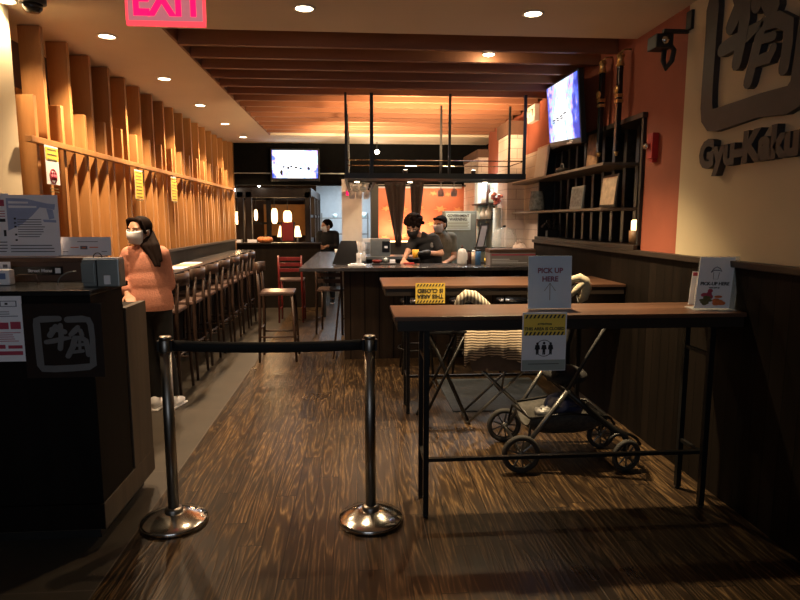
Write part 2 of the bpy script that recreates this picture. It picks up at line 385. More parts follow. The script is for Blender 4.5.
def text(name, s, size, m, parent, mt, ext=.001, bold=0, align='CENTER', sx=1.0, bevel=0):
    cu = bpy.data.curves.new(name, 'FONT'); cu.body = s; cu.size = size; cu.extrude = ext; cu.offset = bold; cu.align_x = align; cu.align_y = 'CENTER'
    cu.resolution_u = 3; cu.bevel_depth = bevel
    t = bpy.data.objects.new(name, cu); COL.objects.link(t)
    dg = bpy.context.evaluated_depsgraph_get()
    me = bpy.data.meshes.new_from_object(t.evaluated_get(dg)); bpy.data.objects.remove(t); me.name = name
    me.materials.clear(); me.materials.append(M[m])
    me.transform(mt @ Matrix.Diagonal((sx, 1, 1, 1)))
    o = bpy.data.objects.new(name, me); COL.objects.link(o); o.parent = parent
    return o
# frames: text lies in local XY looking at +Z; FRONT turns it to face -Y (towards the camera)
FRONT = Matrix.Rotation(PI / 2, 4, 'X')
def fr(x, y, z, extra=None):
    return Matrix.Translation((x, y, z)) @ (extra or Matrix.Identity(4)) @ FRONT

# ------------------------------------------------------------------ the setting
XR, XL, ZC = 2.05, -2.12, 2.85
struct('floor', B().box(-1.106, 2.1, -.6, 16, -.1, 0), 'floor', 'dark worn oak plank floor')
o = struct('floor_tile', B().box(-5, -1.106, -.6, 16, -.1, -.0005), 'tile', 'brown stone tile floor along the left wall')
# plaster ceiling with the opening over the beams
b = B()
b.box(-5, 2.3, -.6, 4.42, ZC, ZC + .3)
b.box(-5, -1.31, 4.42, 9.65, ZC, ZC + .3)
b.box(-5, 2.3, 9.65, 10.8, ZC, ZC + .3)
struct('ceiling', b, 'ceil', 'tan painted ceiling')
struct('ceiling_recess', B().box(-1.31, 2.3, 4.42, 9.65, ZC + .30, ZC + .36), 'ceil', 'ceiling above the wooden beams')
struct('trim_1', B().box(-1.312, -1.29, 4.42, 9.65, ZC + .002, ZC + .30), 'beam', 'brown board lining the left edge of the beam recess')

# ceiling beams
ordn = ['nearest the exit sign', 'second back from the exit sign', 'third back from the exit sign', 'fourth back from the exit sign',
        'fifth back from the exit sign', 'sixth back, just above the hanging rack', 'seventh back, glowing above the rack', 'eighth back from the exit sign',
        'ninth back from the exit sign', 'tenth back from the exit sign', 'fifth from the far end', 'fourth from the far end',
        'third from the far end', 'next to last at the far end', 'farthest, by the black soffit']
BY = [4.72 + .345 * i for i in range(14)]
for i, y in enumerate(BY):
    o = obj('ceiling_beam', B().box(-1.285, 2.045, 0, .045, -.20, 0, .003), 'beam', loc=(0, y, ZC + .18))
    tag(o, 'reddish brown wooden ceiling beam, ' + (ordn[i] if i < 13 else ordn[14]), 'beam', 'wooden beams across the ceiling')

# left wall: plaster near the entrance, dark wall behind the slats
b = B(); b.box(XL - .3, XL, 2.2, 4.07, 0, ZC)
struct('wall_left', b, 'plaster', 'cream plaster wall end at far left')
struct('wall_left_back', B().box(-2.60, -2.48, 4.075, 10.6, 0, ZC), 'bwall', 'dark wall behind the upper slats')
t = thing('slat_screen', 'tall honey wooden slat screen lit warm along the left wall', 'slat screen', (-2.25, 7.2, 0))
def rel(o, p):
    o.parent = p; return o
def at_thing(b, t):    # meshes are written in world coordinates, shift into the thing's frame
    bmesh.ops.transform(b.bm, matrix=Matrix.Translation(-Vector(t.location)), verts=b.bm.verts); return b
def part(name, b, m, t): return obj(name, at_thing(b, t), m, t)
part('backing', B().box(-2.475, -2.43, 4.08, 10.49, 0, 2.50), 'slatback', t)
ys = [4.42 + .372 * i for i in range(17)]
for y in ys:
    part('slat', B().box(-2.245, -2.10, y - .02, y + .02, .0, 2.845, .003), 'slat', t)
for y in [4.235 + .372 * i for i in range(17)]:
    part('slat', B().box(-2.225, -2.085, y - .02, y + .02, .0, 2.36, .003), 'slat', t)
for y in [4.30 + .186 * i for i in range(33)]:
    part('board', B().box(-2.43, -2.40, y - .045, y + .045, 0, 2.05), 'slat', t)
part('rail', B().box(-2.085, -2.04, 4.075, 10.49, 2.045, 2.085, .004), 'slat', t)
struct('wall_left_end', B().box(-2.6, -2.05, 10.5, 10.62, 0, ZC), 'slat', 'end of the slatted wall')

# right wall
b = B(); b.box(XR, XR + .3, .2, 3.72, 0, ZC)
struct('wall_right', b, 'plaster', 'cream plaster wall with raised lettering')
b = B(); b.box(XR + .002, XR + .3, 3.72, 4.20, 0, ZC)
b.box(XR + .002, XR + .3, 4.20, 6.62, 2.29, ZC)
b.box(XR + .002, XR + .3, 6.62, 8.6, 2.32, ZC + .3)
b.box(XR + .002, XR + .3, 8.1, 9.3, 0, ZC + .3)
b.box(XR + .3, XR + .32, 3.7, 10.6, 0, ZC + .3)
b.box(XR + .002, XR + .3, 3.72, 8.6, ZC, ZC + .3)
struct('wall_right_orange', b, 'orange', 'burnt orange painted wall')
struct('wall_right_tile', B().box(XR + .001, XR + .3, 6.62, 7.25, 0, 2.32), 'whitetile', 'white tile wall past the shelves')
struct('wall_right_under', B().box(XR + .003, XR + .3, 4.20, 6.62, 0, 1.33), 'black', 'wall under the shelving niche')
# wainscot
b = B(); b.box(XR - .03, XR + .001, .3, 6.7, 0, 1.30)
struct('baseboard_right', b, 'wains', 'dark vertical board panelling on the right wall')
struct('trim_2', B().box(XR - .055, XR + .001, .3, 6.7, 1.30, 1.335, .004), 'shelf', 'dark cap rail on the right panelling')
for z in (.46,): pass
# white pillars past the shelves
struct('wall_pillar', B().box(1.84, XR + .05, 7.25, 7.75, 0, 2.56), 'whitetileX', 'white tiled pillar beside the bar')
struct('trim_3', B().box(1.82, XR + .04, 7.22, 7.77, 2.56, 2.72), 'bwall', 'brown capping on the near white pillar')
struct('wall_pillar_far', B().box(1.90, XR + .05, 9.3, 10.5, 0, 2.50), 'whitetileX', 'second white tiled pillar behind the bar')
struct('trim_4', B().box(1.88, XR + .04, 9.27, 10.5, 2.50, 2.62), 'bwall', 'brown capping on the far white pillar')

# back walls
b = B(); b.box(-2.6, 2.35, 10.62, 10.9, 2.15, ZC + .3)
M['matte'] = mat('matte_black_paint', (.004, .004, .004), .95, var=.2, spec=.05)
struct('wall_back', b, 'matte', 'black bulkhead under the ceiling at the back')
struct('trim_5', B().box(-2.05, 2.0, 10.585, 10.62, 2.335, 2.352), 'steel', 'thin metal strip across the black bulkhead')
b = B(); b.box(.40, 2.3, 10.62, 10.85, 0, 2.15)
def star(b, cx, cz, r, y, ph):
    pts = []
    for k in range(12):
        rr = r if k % 2 == 0 else r * .42
        a = ph + k * PI / 6; pts.append((cx + 1.45 * rr * math.cos(a), y, cz + .75 * rr * math.sin(a)))
    b.prism(pts, (0, .006, 0))
b.mi = 1
rs = random.Random(4)
k = 0
for zz in (1.28, 1.52, 1.76, 2.0):
    for xx in (.55, .87, 1.19, 1.51, 1.83):
        star(b, xx + rs.uniform(-.06, .06) + (.16 if k % 2 else 0), zz + rs.uniform(-.05, .05), rs.uniform(.055, .085), 10.612, rs.uniform(0, 1))
    k += 1
M['motif'] = mat('amber_leaf_motif', (.66, .27, .09), .6, var=.1)
M['orangefab'] = mat('orange_wall_fabric', (.50, .13, .055), .7, var=.08, scale=8)
struct('wall_back_orange', b, ['orangefab', 'motif'], 'orange wall with amber leaf shapes behind the bar')
struct('trim_6', B().box(.36, 1.86, 10.50, 10.60, 2.10, 2.16), 'whitepaint', 'pale ledge along the top of the orange wall')
struct('wall_column', B().box(-.21, .115, 9.85, 10.25, 0, 2.2), 'whitepaint', 'white column left of the orange wall')
struct('trim_7', B().box(.27, .40, 10.3, 10.62, 0, 2.15), 'black', 'black post at the edge of the orange wall')

# room beyond
struct('ceiling_beyond', B().box(-6, 2.3, 10.9, 17, 2.55, 2.6), 'black', 'dark ceiling of the room beyond')
struct('wall_beyond_back', B().box(-6, -.9, 16.4, 16.5, 0, 2.6), 'bwall', 'brown far wall of the dining room')
struct('wall_beyond_left', B().box(-6, -5.9, 10.6, 16.4, 0, 2.6), 'bwall', 'brown side wall of the dining room')
struct('wall_beyond_kitchen', B().box(-.9, 2.3, 14.4, 14.5, 0, 2.6), 'kitchen', 'pale kitchen wall')
struct('wall_beyond_amber', B().box(-2.35, -1.25, 15.9, 15.95, 1.15, 1.95), 'bglow', 'lit amber wall niche in the far dining room')
struct('wall_low', B().box(-2.6, -.62, 10.72, 10.86, 0, 1.13), 'wains', 'low dark partition wall at the back')
struct('trim_8', B().box(-2.6, -.60, 10.68, 10.9, 1.13, 1.155), 'shelf', 'cap board on the low partition')

# left wainscot ledge
struct('baseboard_left', B().box(-2.08, -2.05, 4.6, 10.5, 0, 1.20), 'wains', 'dark panelling behind the bar stools')
struct('trim_9', B().box(-2.10, -2.02, 4.6, 10.5, 1.20, 1.225), 'shelf', 'narrow dark ledge on the left panelling')

# ------------------------------------------------------------------ recessed ceiling lights
def can(loc, label, energy, spot=1.9, col=(1, .70, .40), r=.052, blend=.7, glow=True):
    t = thing('recessed_light', label, 'ceiling light', loc, group='recessed ceiling lights')
    obj('trim_ring', B().lathe([(r + .018, 0), (r + .020, -.006), (r + .004, -.008), (r, .0), (r, .0)], n=24), 'trimring', t)
    obj('lens', B().lathe([(0, -.001), (r, -.001), (r, -.004), (0, -.0045)], n=24), 'lens', t)
    ld = bpy.data.lights.new('can_lamp', 'SPOT'); ld.energy = energy; ld.spot_size = spot; ld.spot_blend = blend; ld.color = col; ld.shadow_soft_size = .03
    lo = bpy.data.objects.new('can_lamp', ld); COL.objects.link(lo); lo.location = (loc[0], loc[1], loc[2] - .02)
    return t
WARM = (1, .69, .41)
can((-1.75, 4.63, ZC), 'recessed ceiling light nearest the slats at the entrance', 212, 1.95, WARM)
can((-1.75, 5.93, ZC), 'second recessed light back along the slat screen', 212, 1.95, WARM)
can((-1.75, 7.23, ZC), 'third recessed light back along the slat screen', 200, 1.95, WARM)
can((-1.75, 8.56, ZC), 'fourth recessed light back along the slat screen', 200, 1.95, WARM)
can((-1.75, 9.88, ZC), 'farthest recessed light along the slat screen', 175, 1.95, WARM)
can(tuple(AZ(5, 0, ZC)), 'recessed light at the upper left corner beside the dome', 60, 2.3, WARM)
can((-.30, 3.95, ZC), 'recessed ceiling light between the exit sign and the beams', 72, 1.55, (1, .68, .38))
can((1.14, 3.94, ZC), 'recessed ceiling light in front of the beams on the right', 430, 1.5, (1, .72, .40), blend=.9)
# lamp tucked between the beams
dq = Vector((1.075, 4.93, ZC))
t = thing('downlight', 'small downlight set between the near ceiling beams', 'ceiling light', (dq.x, dq.y, ZC + .005))
obj('housing', B().lathe([(.04, .14), (.05, .14), (.05, .0), (.045, 0), (.04, .14)], n=20), 'trimring', t)
obj('lens', B().lathe([(0, .004), (.043, .004), (.043, -.002), (0, -.003)], n=20), 'lens', t)
def lamp(kind, loc, e, col, size=.05, rot=None, spot=1.5, blend=.6, size_y=None):
    ld = bpy.data.lights.new('lamp', kind); ld.energy = e; ld.color = col
    if kind == 'SPOT': ld.spot_size = spot; ld.spot_blend = blend; ld.shadow_soft_size = size
    elif kind == 'AREA':
        ld.size = size
        if size_y: ld.shape = 'RECTANGLE'; ld.size_y = size_y
    else: ld.shadow_soft_size = size
    lo = bpy.data.objects.new('lamp', ld); COL.objects.link(lo); lo.location = loc
    if rot: lo.rotation_euler = rot
    return lo
lamp('SPOT', (dq.x, dq.y, ZC - .01), 60, (1, .76, .44), .03, spot=2.4, blend=.5)
lamp('POINT', (dq.x, dq.y + .02, ZC - .015), 3.5, (1, .78, .46), .02)

# ------------------------------------------------------------------ exit sign
t = thing('exit_sign', 'glowing red exit sign hanging from the ceiling', 'exit sign', (-.92, 3.2, 2.5))
obj('plate', B().box(-.185, .185, -.008, .008, .02, .24), 'exitplate', t)
b = B(); b.box(-.19, .19, -.010, .010, 0, .022); b.box(-.192, -.180, -.010, .010, .022, .24); b.box(.180, .192, -.010, .010, .022, .24)
obj('border', b, 'exitedge', t)
obj('housing', B().box(-.17, .17, -.03, .03, .24, .31, .004), 'trimring', t)
obj('stem', B().cyl((0, 0, .31), (0, 0, .351), .02), 'trimring', t)
text('lettering', 'EXIT', .22, 'exit', t, fr(.012, -.010, .118), ext=.002, bold=.007, sx=.76)
obj('arrow', B().prism([(-.175, -.012, .13), (-.150, -.012, .17), (-.150, -.012, .14), (-.142, -.012, .118)], (0, .003, 0)), 'exit', t)

# dome camera
t = thing('dome_camera', 'black security dome on the ceiling at upper left', 'camera', tuple(AZ(32, -2, ZC)))
obj('base', B().lathe([(.075, 0), (.075, -.03), (.06, -.035), (.0, -.035)]), 'black', t)
obj('dome', B().lathe([(.055, -.035), (.052, -.06), (.035, -.08), (0, -.088)]), 'blackgloss', t)

# ------------------------------------------------------------------ host stand
t = thing('host_stand', 'black host stand counter with grey wood side panel at the left', 'counter', (-1.7, 3.1, 0))
part('cabinet', B().box(-2.10, -1.205, 2.80, 3.18, .10, 1.21, .003), 'counterface', t)
part('toe_kick', B().box(-2.08, -1.26, 2.88, 3.48, .0, .10), 'black', t)
part('plinth', B().box(-2.10, -1.198, 2.792, 3.50, .085, .215, .003), 'greywood', t)
part('front_plinth', B().box(-2.10, -1.20, 2.788, 2.80, .09, .215), 'counterface', t)
part('side_panel', B().box(-1.235, -1.200, 3.20, 3.50, .21, 1.095, .003), 'greywood', t)
part('rear_cabinet', B().box(-2.10, -1.236, 3.181, 3.48, .10, 1.09), 'counterface', t)
part('top', B().box(-2.11, -1.195, 2.785, 3.24, 1.21, 1.235, .003), 'blackgloss', t)
# plaque with brush painted logo
def brush(b, pts, w, y0=0, th=.004, n=10):
    """round ended brush stroke in the XZ plane: pts (x,z), w widths"""
    if not isinstance(w, (list, tuple)): w = [w] * len(pts)
    P = [Vector((p[0], p[1])) for p in pts]; Ls, Rs = [], []
    for i, p in enumerate(P):
        d = (P[min(i + 1, len(P) - 1)] - P[max(i - 1, 0)]).normalized(); nn = Vector((-d.y, d.x)) * w[i] / 2
        Ls.append(p + nn); Rs.append(p - nn)
    def cap(c, frm, w_, sgn):
        out = []
        for k in range(1, 5):
            a = sgn * PI * k / 5; q = frm - c
            out.append(c + Vector((q.x * math.cos(a) - q.y * math.sin(a), q.x * math.sin(a) + q.y * math.cos(a))))
        return out
    poly = Ls + cap(P[-1], Ls[-1], w[-1], -1) + Rs[::-1] + cap(P[0], Rs[0], w[0], -1)
    b.prism([(q.x, y0, q.y) for q in poly], (0, -th, 0))
def emblem(b, S, th, y0=0, gap=True):
    """square brush frame around two brush characters, unit size S"""
    Q = lambda *p: [(x * S, z * S) for x, z in p]
    # frame
    brush(b, Q((.42, .96), (.12, .95), (.06, .93), (.055, .86), (.06, .5), (.07, .12), (.10, .06), (.30, .05), (.6, .06), (.86, .08), (.935, .12), (.94, .3), (.95, .6), (.935, .84), (.90, .93), (.80, .95), (.56, .94)),
          [S * q for q in (.10, .12, .12, .12, .12, .12, .12, .12, .12, .12, .12, .10, .09, .10, .11, .12, .11)], y0, th)
    # left character
    brush(b, Q((.36, .82), (.30, .72), (.26, .66)), [.09 * S, .10 * S, .10 * S], y0, th * 1.01)
    brush(b, Q((.30, .77), (.40, .76), (.50, .72)), [.09 * S, .09 * S, .09 * S], y0, th * 1.02)
    brush(b, Q((.19, .54), (.32, .56), (.48, .60), (.58, .61)), [.08 * S, .09 * S, .08 * S, .05 * S], y0, th * 1.03)
    brush(b, Q((.44, .84), (.44, .62), (.41, .42)), [.08 * S, .09 * S, .09 * S], y0, th * 1.04)
    # right character
    brush(b, Q((.72, .80), (.66, .73), (.60, .67)), [.08 * S, .10 * S, .08 * S], y0, th * 1.01)
    brush(b, Q((.68, .76), (.76, .74), (.78, .66)), [.08 * S, .08 * S, .08 * S], y0, th * 1.05)
    brush(b, Q((.66, .60), (.62, .45), (.53, .28)), [.10 * S, .10 * S, .09 * S], y0, th * 1.02)
    brush(b, Q((.66, .61), (.78, .60), (.84, .56), (.86, .42), (.87, .30)), [.08 * S, .09 * S, .09 * S, .09 * S, .09 * S], y0, th * 1.03)
    brush(b, Q((.64, .47), (.80, .49)), [.05 * S, .06 * S], y0, th * 1.04)
    brush(b, Q((.60, .35), (.78, .37)), [.06 * S, .06 * S], y0, th * 1.06)
    brush(b, Q((.74, .60), (.73, .36)), [.05 * S, .05 * S], y0, th * 1.07)
    return b
p0 = AY(28, 378, 2.786); p1 = AY(101, 303, 2.786)
t = thing('logo_plaque', 'dark brown square plaque with grey brushed emblem on host stand front', 'plaque', (p0.x, 2.786, p0.z))
obj('panel', B().box(0, p1.x - p0.x, -.004, .0, 0, p1.z - p0.z), 'plaque', t)
q0 = AY(37, 372, 2.78); q1 = AY(94, 316, 2.78)
b = emblem(B(), 1, .02); bmesh.ops.transform(b.bm, matrix=Matrix.Translation((q0.x - p0.x, -.004, q0.z - p0.z)) @ Matrix.Diagonal((q1.x - q0.x, .1, q1.z - q0.z, 1)), verts=b.bm.verts)
obj('emblem', b, 'logo', t)

def flyer(name, label, cat, x0, x1, y, z0, z1, m, marks, group=None, th=.003, texts=(), rz=0, rx=0):
    """flat printed sheet facing -Y; marks: (u0,u1,v0,v1,material) ; texts: (u,v,size,string,material)"""
    W, H = x1 - x0, z1 - z0
    t = thing(name, label, cat, ((x0 + x1) / 2, y, z0), group=group, rot=(rx, 0, rz))
    obj('sheet', B().box(-W / 2, W / 2, 0, th, 0, H), m, t)
    by = {}
    for i, (u0, u1, v0, v1, mm) in enumerate(marks):
        by.setdefault(mm, B()).box(-W / 2 + u0 * W, -W / 2 + u1 * W, -.0012 - .0002 * (i % 3), .0005, v0 * H, v1 * H)
    for mm, bb in by.items(): obj('printed_marks', bb, mm, t)
    for (u, v, sz, s, mm) in texts:
        text('lettering', s, sz, mm, t, fr(-W / 2 + u * W, -.0022, v * H), ext=.0008, bold=sz * .03)
    return t
def lines(u0, u1, v0, v1, n, m, jit=.25, rs=random.Random(2)):
    out = []
    for i in range(n):
        v = v1 - (v1 - v0) * (i + .5) / n; h = (v1 - v0) / n * .32
        out.append((u0, u1 - rs.uniform(0, jit) * (u1 - u0), v - h / 2, v + h / 2, m))
    return out
def hazard(b, W, z0, z1, n, y=-.0015, x0=None):
    x0 = -W / 2 if x0 is None else x0; s = W / n; h = z1 - z0
    for i in range(n):
        a = x0 + i * s + s * .05
        b.prism([(a, y, z0), (a + s * .45, y, z0), (a + s * .9, y, z1), (a + s * .45, y, z1)], (0, .001, 0))
    return b
# poster on the face of the host stand
a = AY(-22, 362, 2.784); c = AY(21, 296, 2.784)
flyer('poster', 'white flyer with red print taped on front of host stand', 'poster', a.x, c.x, 2.782, a.z, c.z, 'paper',
      [(.56, .9, .84, .93, 'greyink'), (.58, .88, .85, .92, 'paper'), (.66, .72, .87, .90, 'ink')] + lines(.15, .92, .68, .78, 3, 'greyink')
      + [(.1, .70, .50, .60, 'redink'), (.74, .95, .50, .61, 'redink'), (.1, .95, .10, .16, 'redink'), (.1, .6, .20, .26, 'redink'), (.66, .95, .20, .25, 'redink')] + lines(.1, .95, .30, .46, 5, 'redink'))
# organiser behind the counter top
t = thing('wooden_organiser', 'low brown wooden organiser box on the host stand', 'organiser', (-1.72, 3.30, 1.12))
part('box', B().box(-2.08, -1.39, 3.26, 3.47, 1.092, 1.335, .003), 'bwall', t)
part('top_ledge', B().box(-2.09, -1.385, 3.25, 3.48, 1.335, 1.355, .003), 'tabletop', t)
a = AY(12, 275, 3.25); c = AY(62, 266.5, 3.25)
t2 = thing('name_strip', 'black strip sign reading Street Menu on wooden organiser', 'sign', ((a.x + c.x) / 2, 3.253, a.z))
W = c.x - a.x; H = c.z - a.z
obj('strip', B().box(-W / 2, W / 2, -.003, .003, 0, H), 'blackgloss', t2)
text('lettering', 'Street Menu', .024, 'white', t2, fr(.015, -.004, H / 2), bold=.0005)
obj('white_block', B().box(W / 2 - .035, W / 2 - .008, -.005, -.003, .008, H - .008), 'white', t2)
# posters on top of the organiser
a = AY(8.5, 256, 3.40); c = AY(57, 195, 3.40)
mk = [] \
     + lines(.22, .75, .30, .62, 8, 'greyink') + lines(.06, .92, .05, .20, 3, 'greyink', .1) + [(.16, .2, .60, .63, 'ink'), (.16, .2, .53, .56, 'ink'), (.16, .2, .47, .50, 'ink'), (.16, .2, .34, .37, 'ink'), (.16, .2, .25, .28, 'ink')]
t = flyer('poster', 'white information poster with slate blue heading on the host stand', 'poster', a.x, c.x, 3.40, 1.356, c.z, 'paper', mk)
W = c.x - a.x; H = c.z - 1.356
PQ = lambda pts: [((u - .5) * W, -.0012, v * H) for u, v in pts]
b = B(); b.prism(PQ([(.04, .95), (.40, .94), (.80, .86), (.95, .85), (.93, .76), (.80, .78), (.66, .80), (.50, .66), (.30, .52), (.04, .42)]), (0, .001, 0))
b.prism(PQ([(.78, .78), (.90, .76), (.92, .62), (.82, .60)]), (0, .001, 0)); b.prism(PQ([(.70, .60), (.95, .59), (.95, .55), (.72, .56)]), (0, .001, 0))
obj('printed_heading', b, 'blueprint', t)
b = B()
for q in ([(.08, .90), (.45, .89), (.45, .86), (.08, .86)], [(.08, .83), (.60, .82), (.60, .79), (.08, .79)]): b.prism([(x, -.0020, z) for x, _, z in PQ(q)], (0, .001, 0))
obj('printed_marks', b, 'paper', t)
a = AY(-40, 256, 3.40); c = AY(7.6, 194, 3.40)
flyer('poster', 'white poster with small red box, cut off at left edge', 'poster', a.x, c.x, 3.405, 1.356, c.z + .003, 'paper', [(.5, .93, .80, .90, 'redink'), (.80, .94, .55, .60, 'ink'), (.86, .94, .32, .42, 'ink')] + lines(.2, .95, .62, .74, 3, 'redink', .1) + lines(.2, .95, .05, .25, 4, 'greyink', .1))
a = AY(57.5, 258.5, 3.42); c = AY(110, 237, 3.42)
t = flyer('counter_card', 'wide white card with orange line beside blue headed poster', 'card', a.x, c.x, 3.425, 1.356, c.z, 'paper', lines(.38, .76, .70, .80, 1, 'greyink', 0) + [(.25, .40, .42, .47, 'orangeink'), (.60, .76, .42, .47, 'orangeink'), (.43, .56, .34, .52, 'greyink'), (.46, .53, .40, .46, 'orangeink'), (.1, .2, .2, .23, 'greyink'), (.82, .92, .2, .23, 'greyink')])
W = c.x - a.x
obj('foot', B().box(-W / 2 + .02, -.02, -.03, .03, -.0005, .004), 'acrylic', t)
# payment terminal and small things
t = thing('payment_terminal', 'small white payment terminal on host stand at left edge', 'terminal', (AY(2, 288, 3.05).x, 3.05, 1.236))
obj('body', B().box(-.06, .05, -.02, .03, 0, .075, .008), 'white', t)
obj('display', B().box(-.045, .032, -.0225, -.0195, .03, .058), 'blueink', t)
t = thing('counter_card', 'small white card behind the payment terminal', 'card', (AY(4, 275, 3.16).x, 3.16, 1.236))
obj('sheet', B().box(-.06, .035, -.002, .002, 0, .105), 'paper', t); obj('printed_marks', B().box(0, .022, -.0035, -.001, .075, .092), 'greyink', t)
t = thing('card_dispenser', 'grey metal glove and menu dispenser on right end of host stand', 'dispenser', (AY(105.5, 289, 2.95).x, 2.95, 1.235))
obj('case', B().box(-.095, .075, -.02, .06, 0, .130, .006), 'steel', t)
obj('divider', B().box(-.030, -.024, -.0225, -.018, .004, .126), 'blackgloss', t)
obj('left_tray', B().box(-.096, -.036, -.026, -.020, .02, .115, .002), 'steel', t)
obj('top_papers', B().box(-.090, .07, -.01, .055, .130, .137), 'white', t)
obj('white_tag', B().box(.005, .036, -.026, -.020, .012, .055, .003), 'white', t)
obj('ring', B().tube([(-.035 + .02 * math.cos(a), .02, .137 + .022 * math.sin(a)) for a in [PI * k / 8 for k in range(9)]], .0025), 'blackgloss', t)
t = thing('wire_holder', 'thin bent wire card holder on the host stand', 'wire holder', (AY(28, 286, 3.08).x, 3.08, 1.236))
obj('wire', B().tube([(-.07, 0, .002), (-.06, 0, .035), (-.04, 0, .045), (.04, 0, .045), (.05, 0, .002)], .004), 'tabletop', t)
t = thing('wire_holder', 'curved thin wire holder beside the grey dispenser', 'wire holder', (AY(75, 286, 3.08).x, 3.08, 1.236))
obj('wire', B().tube([(-.08 + .09 * (1 - math.cos(a)), 0, .002 + .06 * math.sin(a)) for a in [PI / 2 * k / 8 for k in range(9)]], .003), 'steel', t)

# notices hung on the slat rail
def notice(y, label, w, z1, h, yel):
    t = thing('notice', label, 'notice', (-2.036, y, z1), rz=PI / 2 - .0, group='notices taped to the slat rail')
    obj('sheet', B().box(-w / 2, w / 2, -.003, 0, -h, 0), 'white', t)
    obj('yellow_band', B().box(-w / 2 + .004, w / 2 - .004, -.0045, -.002, -yel, -.012), 'yellow', t)
    b = B()
    for k in range(3 if yel < h * .7 else 9):
        b.box(-w * .36, w * .34, -.0055, -.003, -.03 - k * .032, -.022 - k * .032)
    obj('printed_lines', b, 'greenink', t)
    if yel < h * .7:
        b = B(); b.lathe([(.05, 0), (.05, .002), (.042, .002), (.042, 0), (.05, 0)], n=20, mt=Matrix.Rotation(PI / 2, 4, 'X'))
        bmesh.ops.translate(b.bm, vec=(0, -.003, -.20), verts=b.bm.verts)
        for k in (-1, 0, 1):
            b.cyl((k * .026, -.0052, -.225), (k * .026, -.0052, -.190), .010, .008, 8); b.ell((k * .026, -.0052, -.178), (.009, .002, .010), u=8, v=6)
        obj('figure_symbol', b, 'redink', t)
        b = B()
        for k in range(2): b.box(-w * .36, w * .34, -.0055, -.003, -.285 - k * .02, -.28 - k * .02)
        obj('caption', b, 'greenink', t)
    return t
ya = AX(45, 146, -2.03).y; yb = AX(58, 147, -2.03).y
notice((ya + yb) / 2, 'white notice with yellow top hanging on the slat rail nearest the entrance', yb - ya, AX(51, 146, -2.03).z, .255, .095)
ya = AX(134.5, 170, -2.03).y; yb = AX(142.5, 170, -2.03).y
notice((ya + yb) / 2, 'yellow notice on the slat rail above the woman in salmon', yb - ya, AX(138, 170, -2.03).z, .27, .265)
ya = AX(171, 178, -2.03).y; yb = AX(176.5, 178, -2.03).y
notice((ya + yb) / 2, 'yellow notice on the slat rail past the woman in salmon', yb - ya, AX(174, 177, -2.03).z, .27, .265)

# ------------------------------------------------------------------ stanchions and belt
def stanchion(loc, label):
    t = thing('stanchion', label, 'stanchion', loc, group='crowd control posts')
    obj('base', B().lathe([(.0, 0), (.163, 0), (.167, .008), (.167, .020), (.160, .027), (.12, .042), (.075, .060), (.045, .066), (.0, .066)], n=48), 'chrome', t)
    obj('collar', B().lathe([(.0, .06), (.046, .06), (.046, .075), (.034, .088), (.0, .088)], n=32), 'postmetal', t)
    obj('post', B().cyl((0, 0, .085), (0, 0, .90), .0275, n=32), 'postmetal', t)
    obj('belt_head', B().lathe([(0, .90), (.0285, .90), (.029, .905), (.029, .955), (.0275, .957), (.0275, .963), (.030, .965), (.030, .975), (.027, .980), (0, .981)], n=32), 'postmetal', t)
    for sx in (-.032, .032): obj('belt_clip', B().box(sx - .006, sx + .006, -.016, .016, .903, .960, .002), 'blacksteel', t)
    return t
S1 = Vector((-.945, 3.0, 0)); S2 = Vector((.067, 2.95, 0))
stanchion(tuple(S1), 'steel belt post on round base beside the host stand')
stanchion(tuple(S2), 'steel belt post on round base in the middle near the high table')
b = B(); g0, g1 = [], []
rows = []
for zz in (0, 1):
    row = []
    for k in range(17):
        f = k / 16; p = S1.lerp(S2, .037 + f * .926)
        row.append((p.x, p.y, .905 + zz * .054 - .012 * 4 * f * (1 - f) - (.0)))
    rows.append(row)
o = obj('belt', b.sheet(rows), 'belt'); thick(o, .003, 0); tag(o, 'black retractable belt stretched between the two steel posts', 'belt')

# ------------------------------------------------------------------ front high table
def high_table(name, label, x0, x1, y0, y1, top, legs, bar_z):
    t = thing(name, label, 'table', ((x0 + x1) / 2, (y0 + y1) / 2, 0))
    part('tabletop', B().box(x0, x1, y0, y1, top - .022, top, .004), 'tabletop', t)
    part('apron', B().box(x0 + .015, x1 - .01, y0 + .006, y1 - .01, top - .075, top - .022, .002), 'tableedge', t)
    lx0, lx1, ly0, ly1 = legs; r = .014
    for x in (lx0, lx1):
        for y in (ly0, ly1):
            l = part('leg', B().box(x - r, x + r, y - r, y + r, .012, top - .075), 'blacksteel', t)
            part('foot', B().cyl((x, y, 0), (x, y, .014), .012, .016, 12), 'rubber', t)
        part('end_bar', B().box(x - .010, x + .010, ly0, ly1, bar_z - .012, bar_z + .008), 'blacksteel', t)
    part('foot_rail', B().box(lx0, lx1, ly0 + (.02 if name == 'high_table' else .1), ly0 + .045, bar_z - .008, bar_z + .010), 'blacksteel', t)
    for x in (lx0, lx1): part('upper_bar', B().box(x - .010, x + .010, ly0, ly1, top - .24, top - .22), 'blacksteel', t)
    return t
high_table('high_table', 'long narrow high table with black steel legs nearest the camera', .19, 2.015, 2.92, 3.33, 1.075, (.355, 1.86, 2.965, 3.20), .30)
t = high_table('high_table', 'second high table with worn wood top, behind the front one', .20, 2.015, 4.32, 4.98, 1.075, (.41, 1.8, 4.66, 4.90), .30)

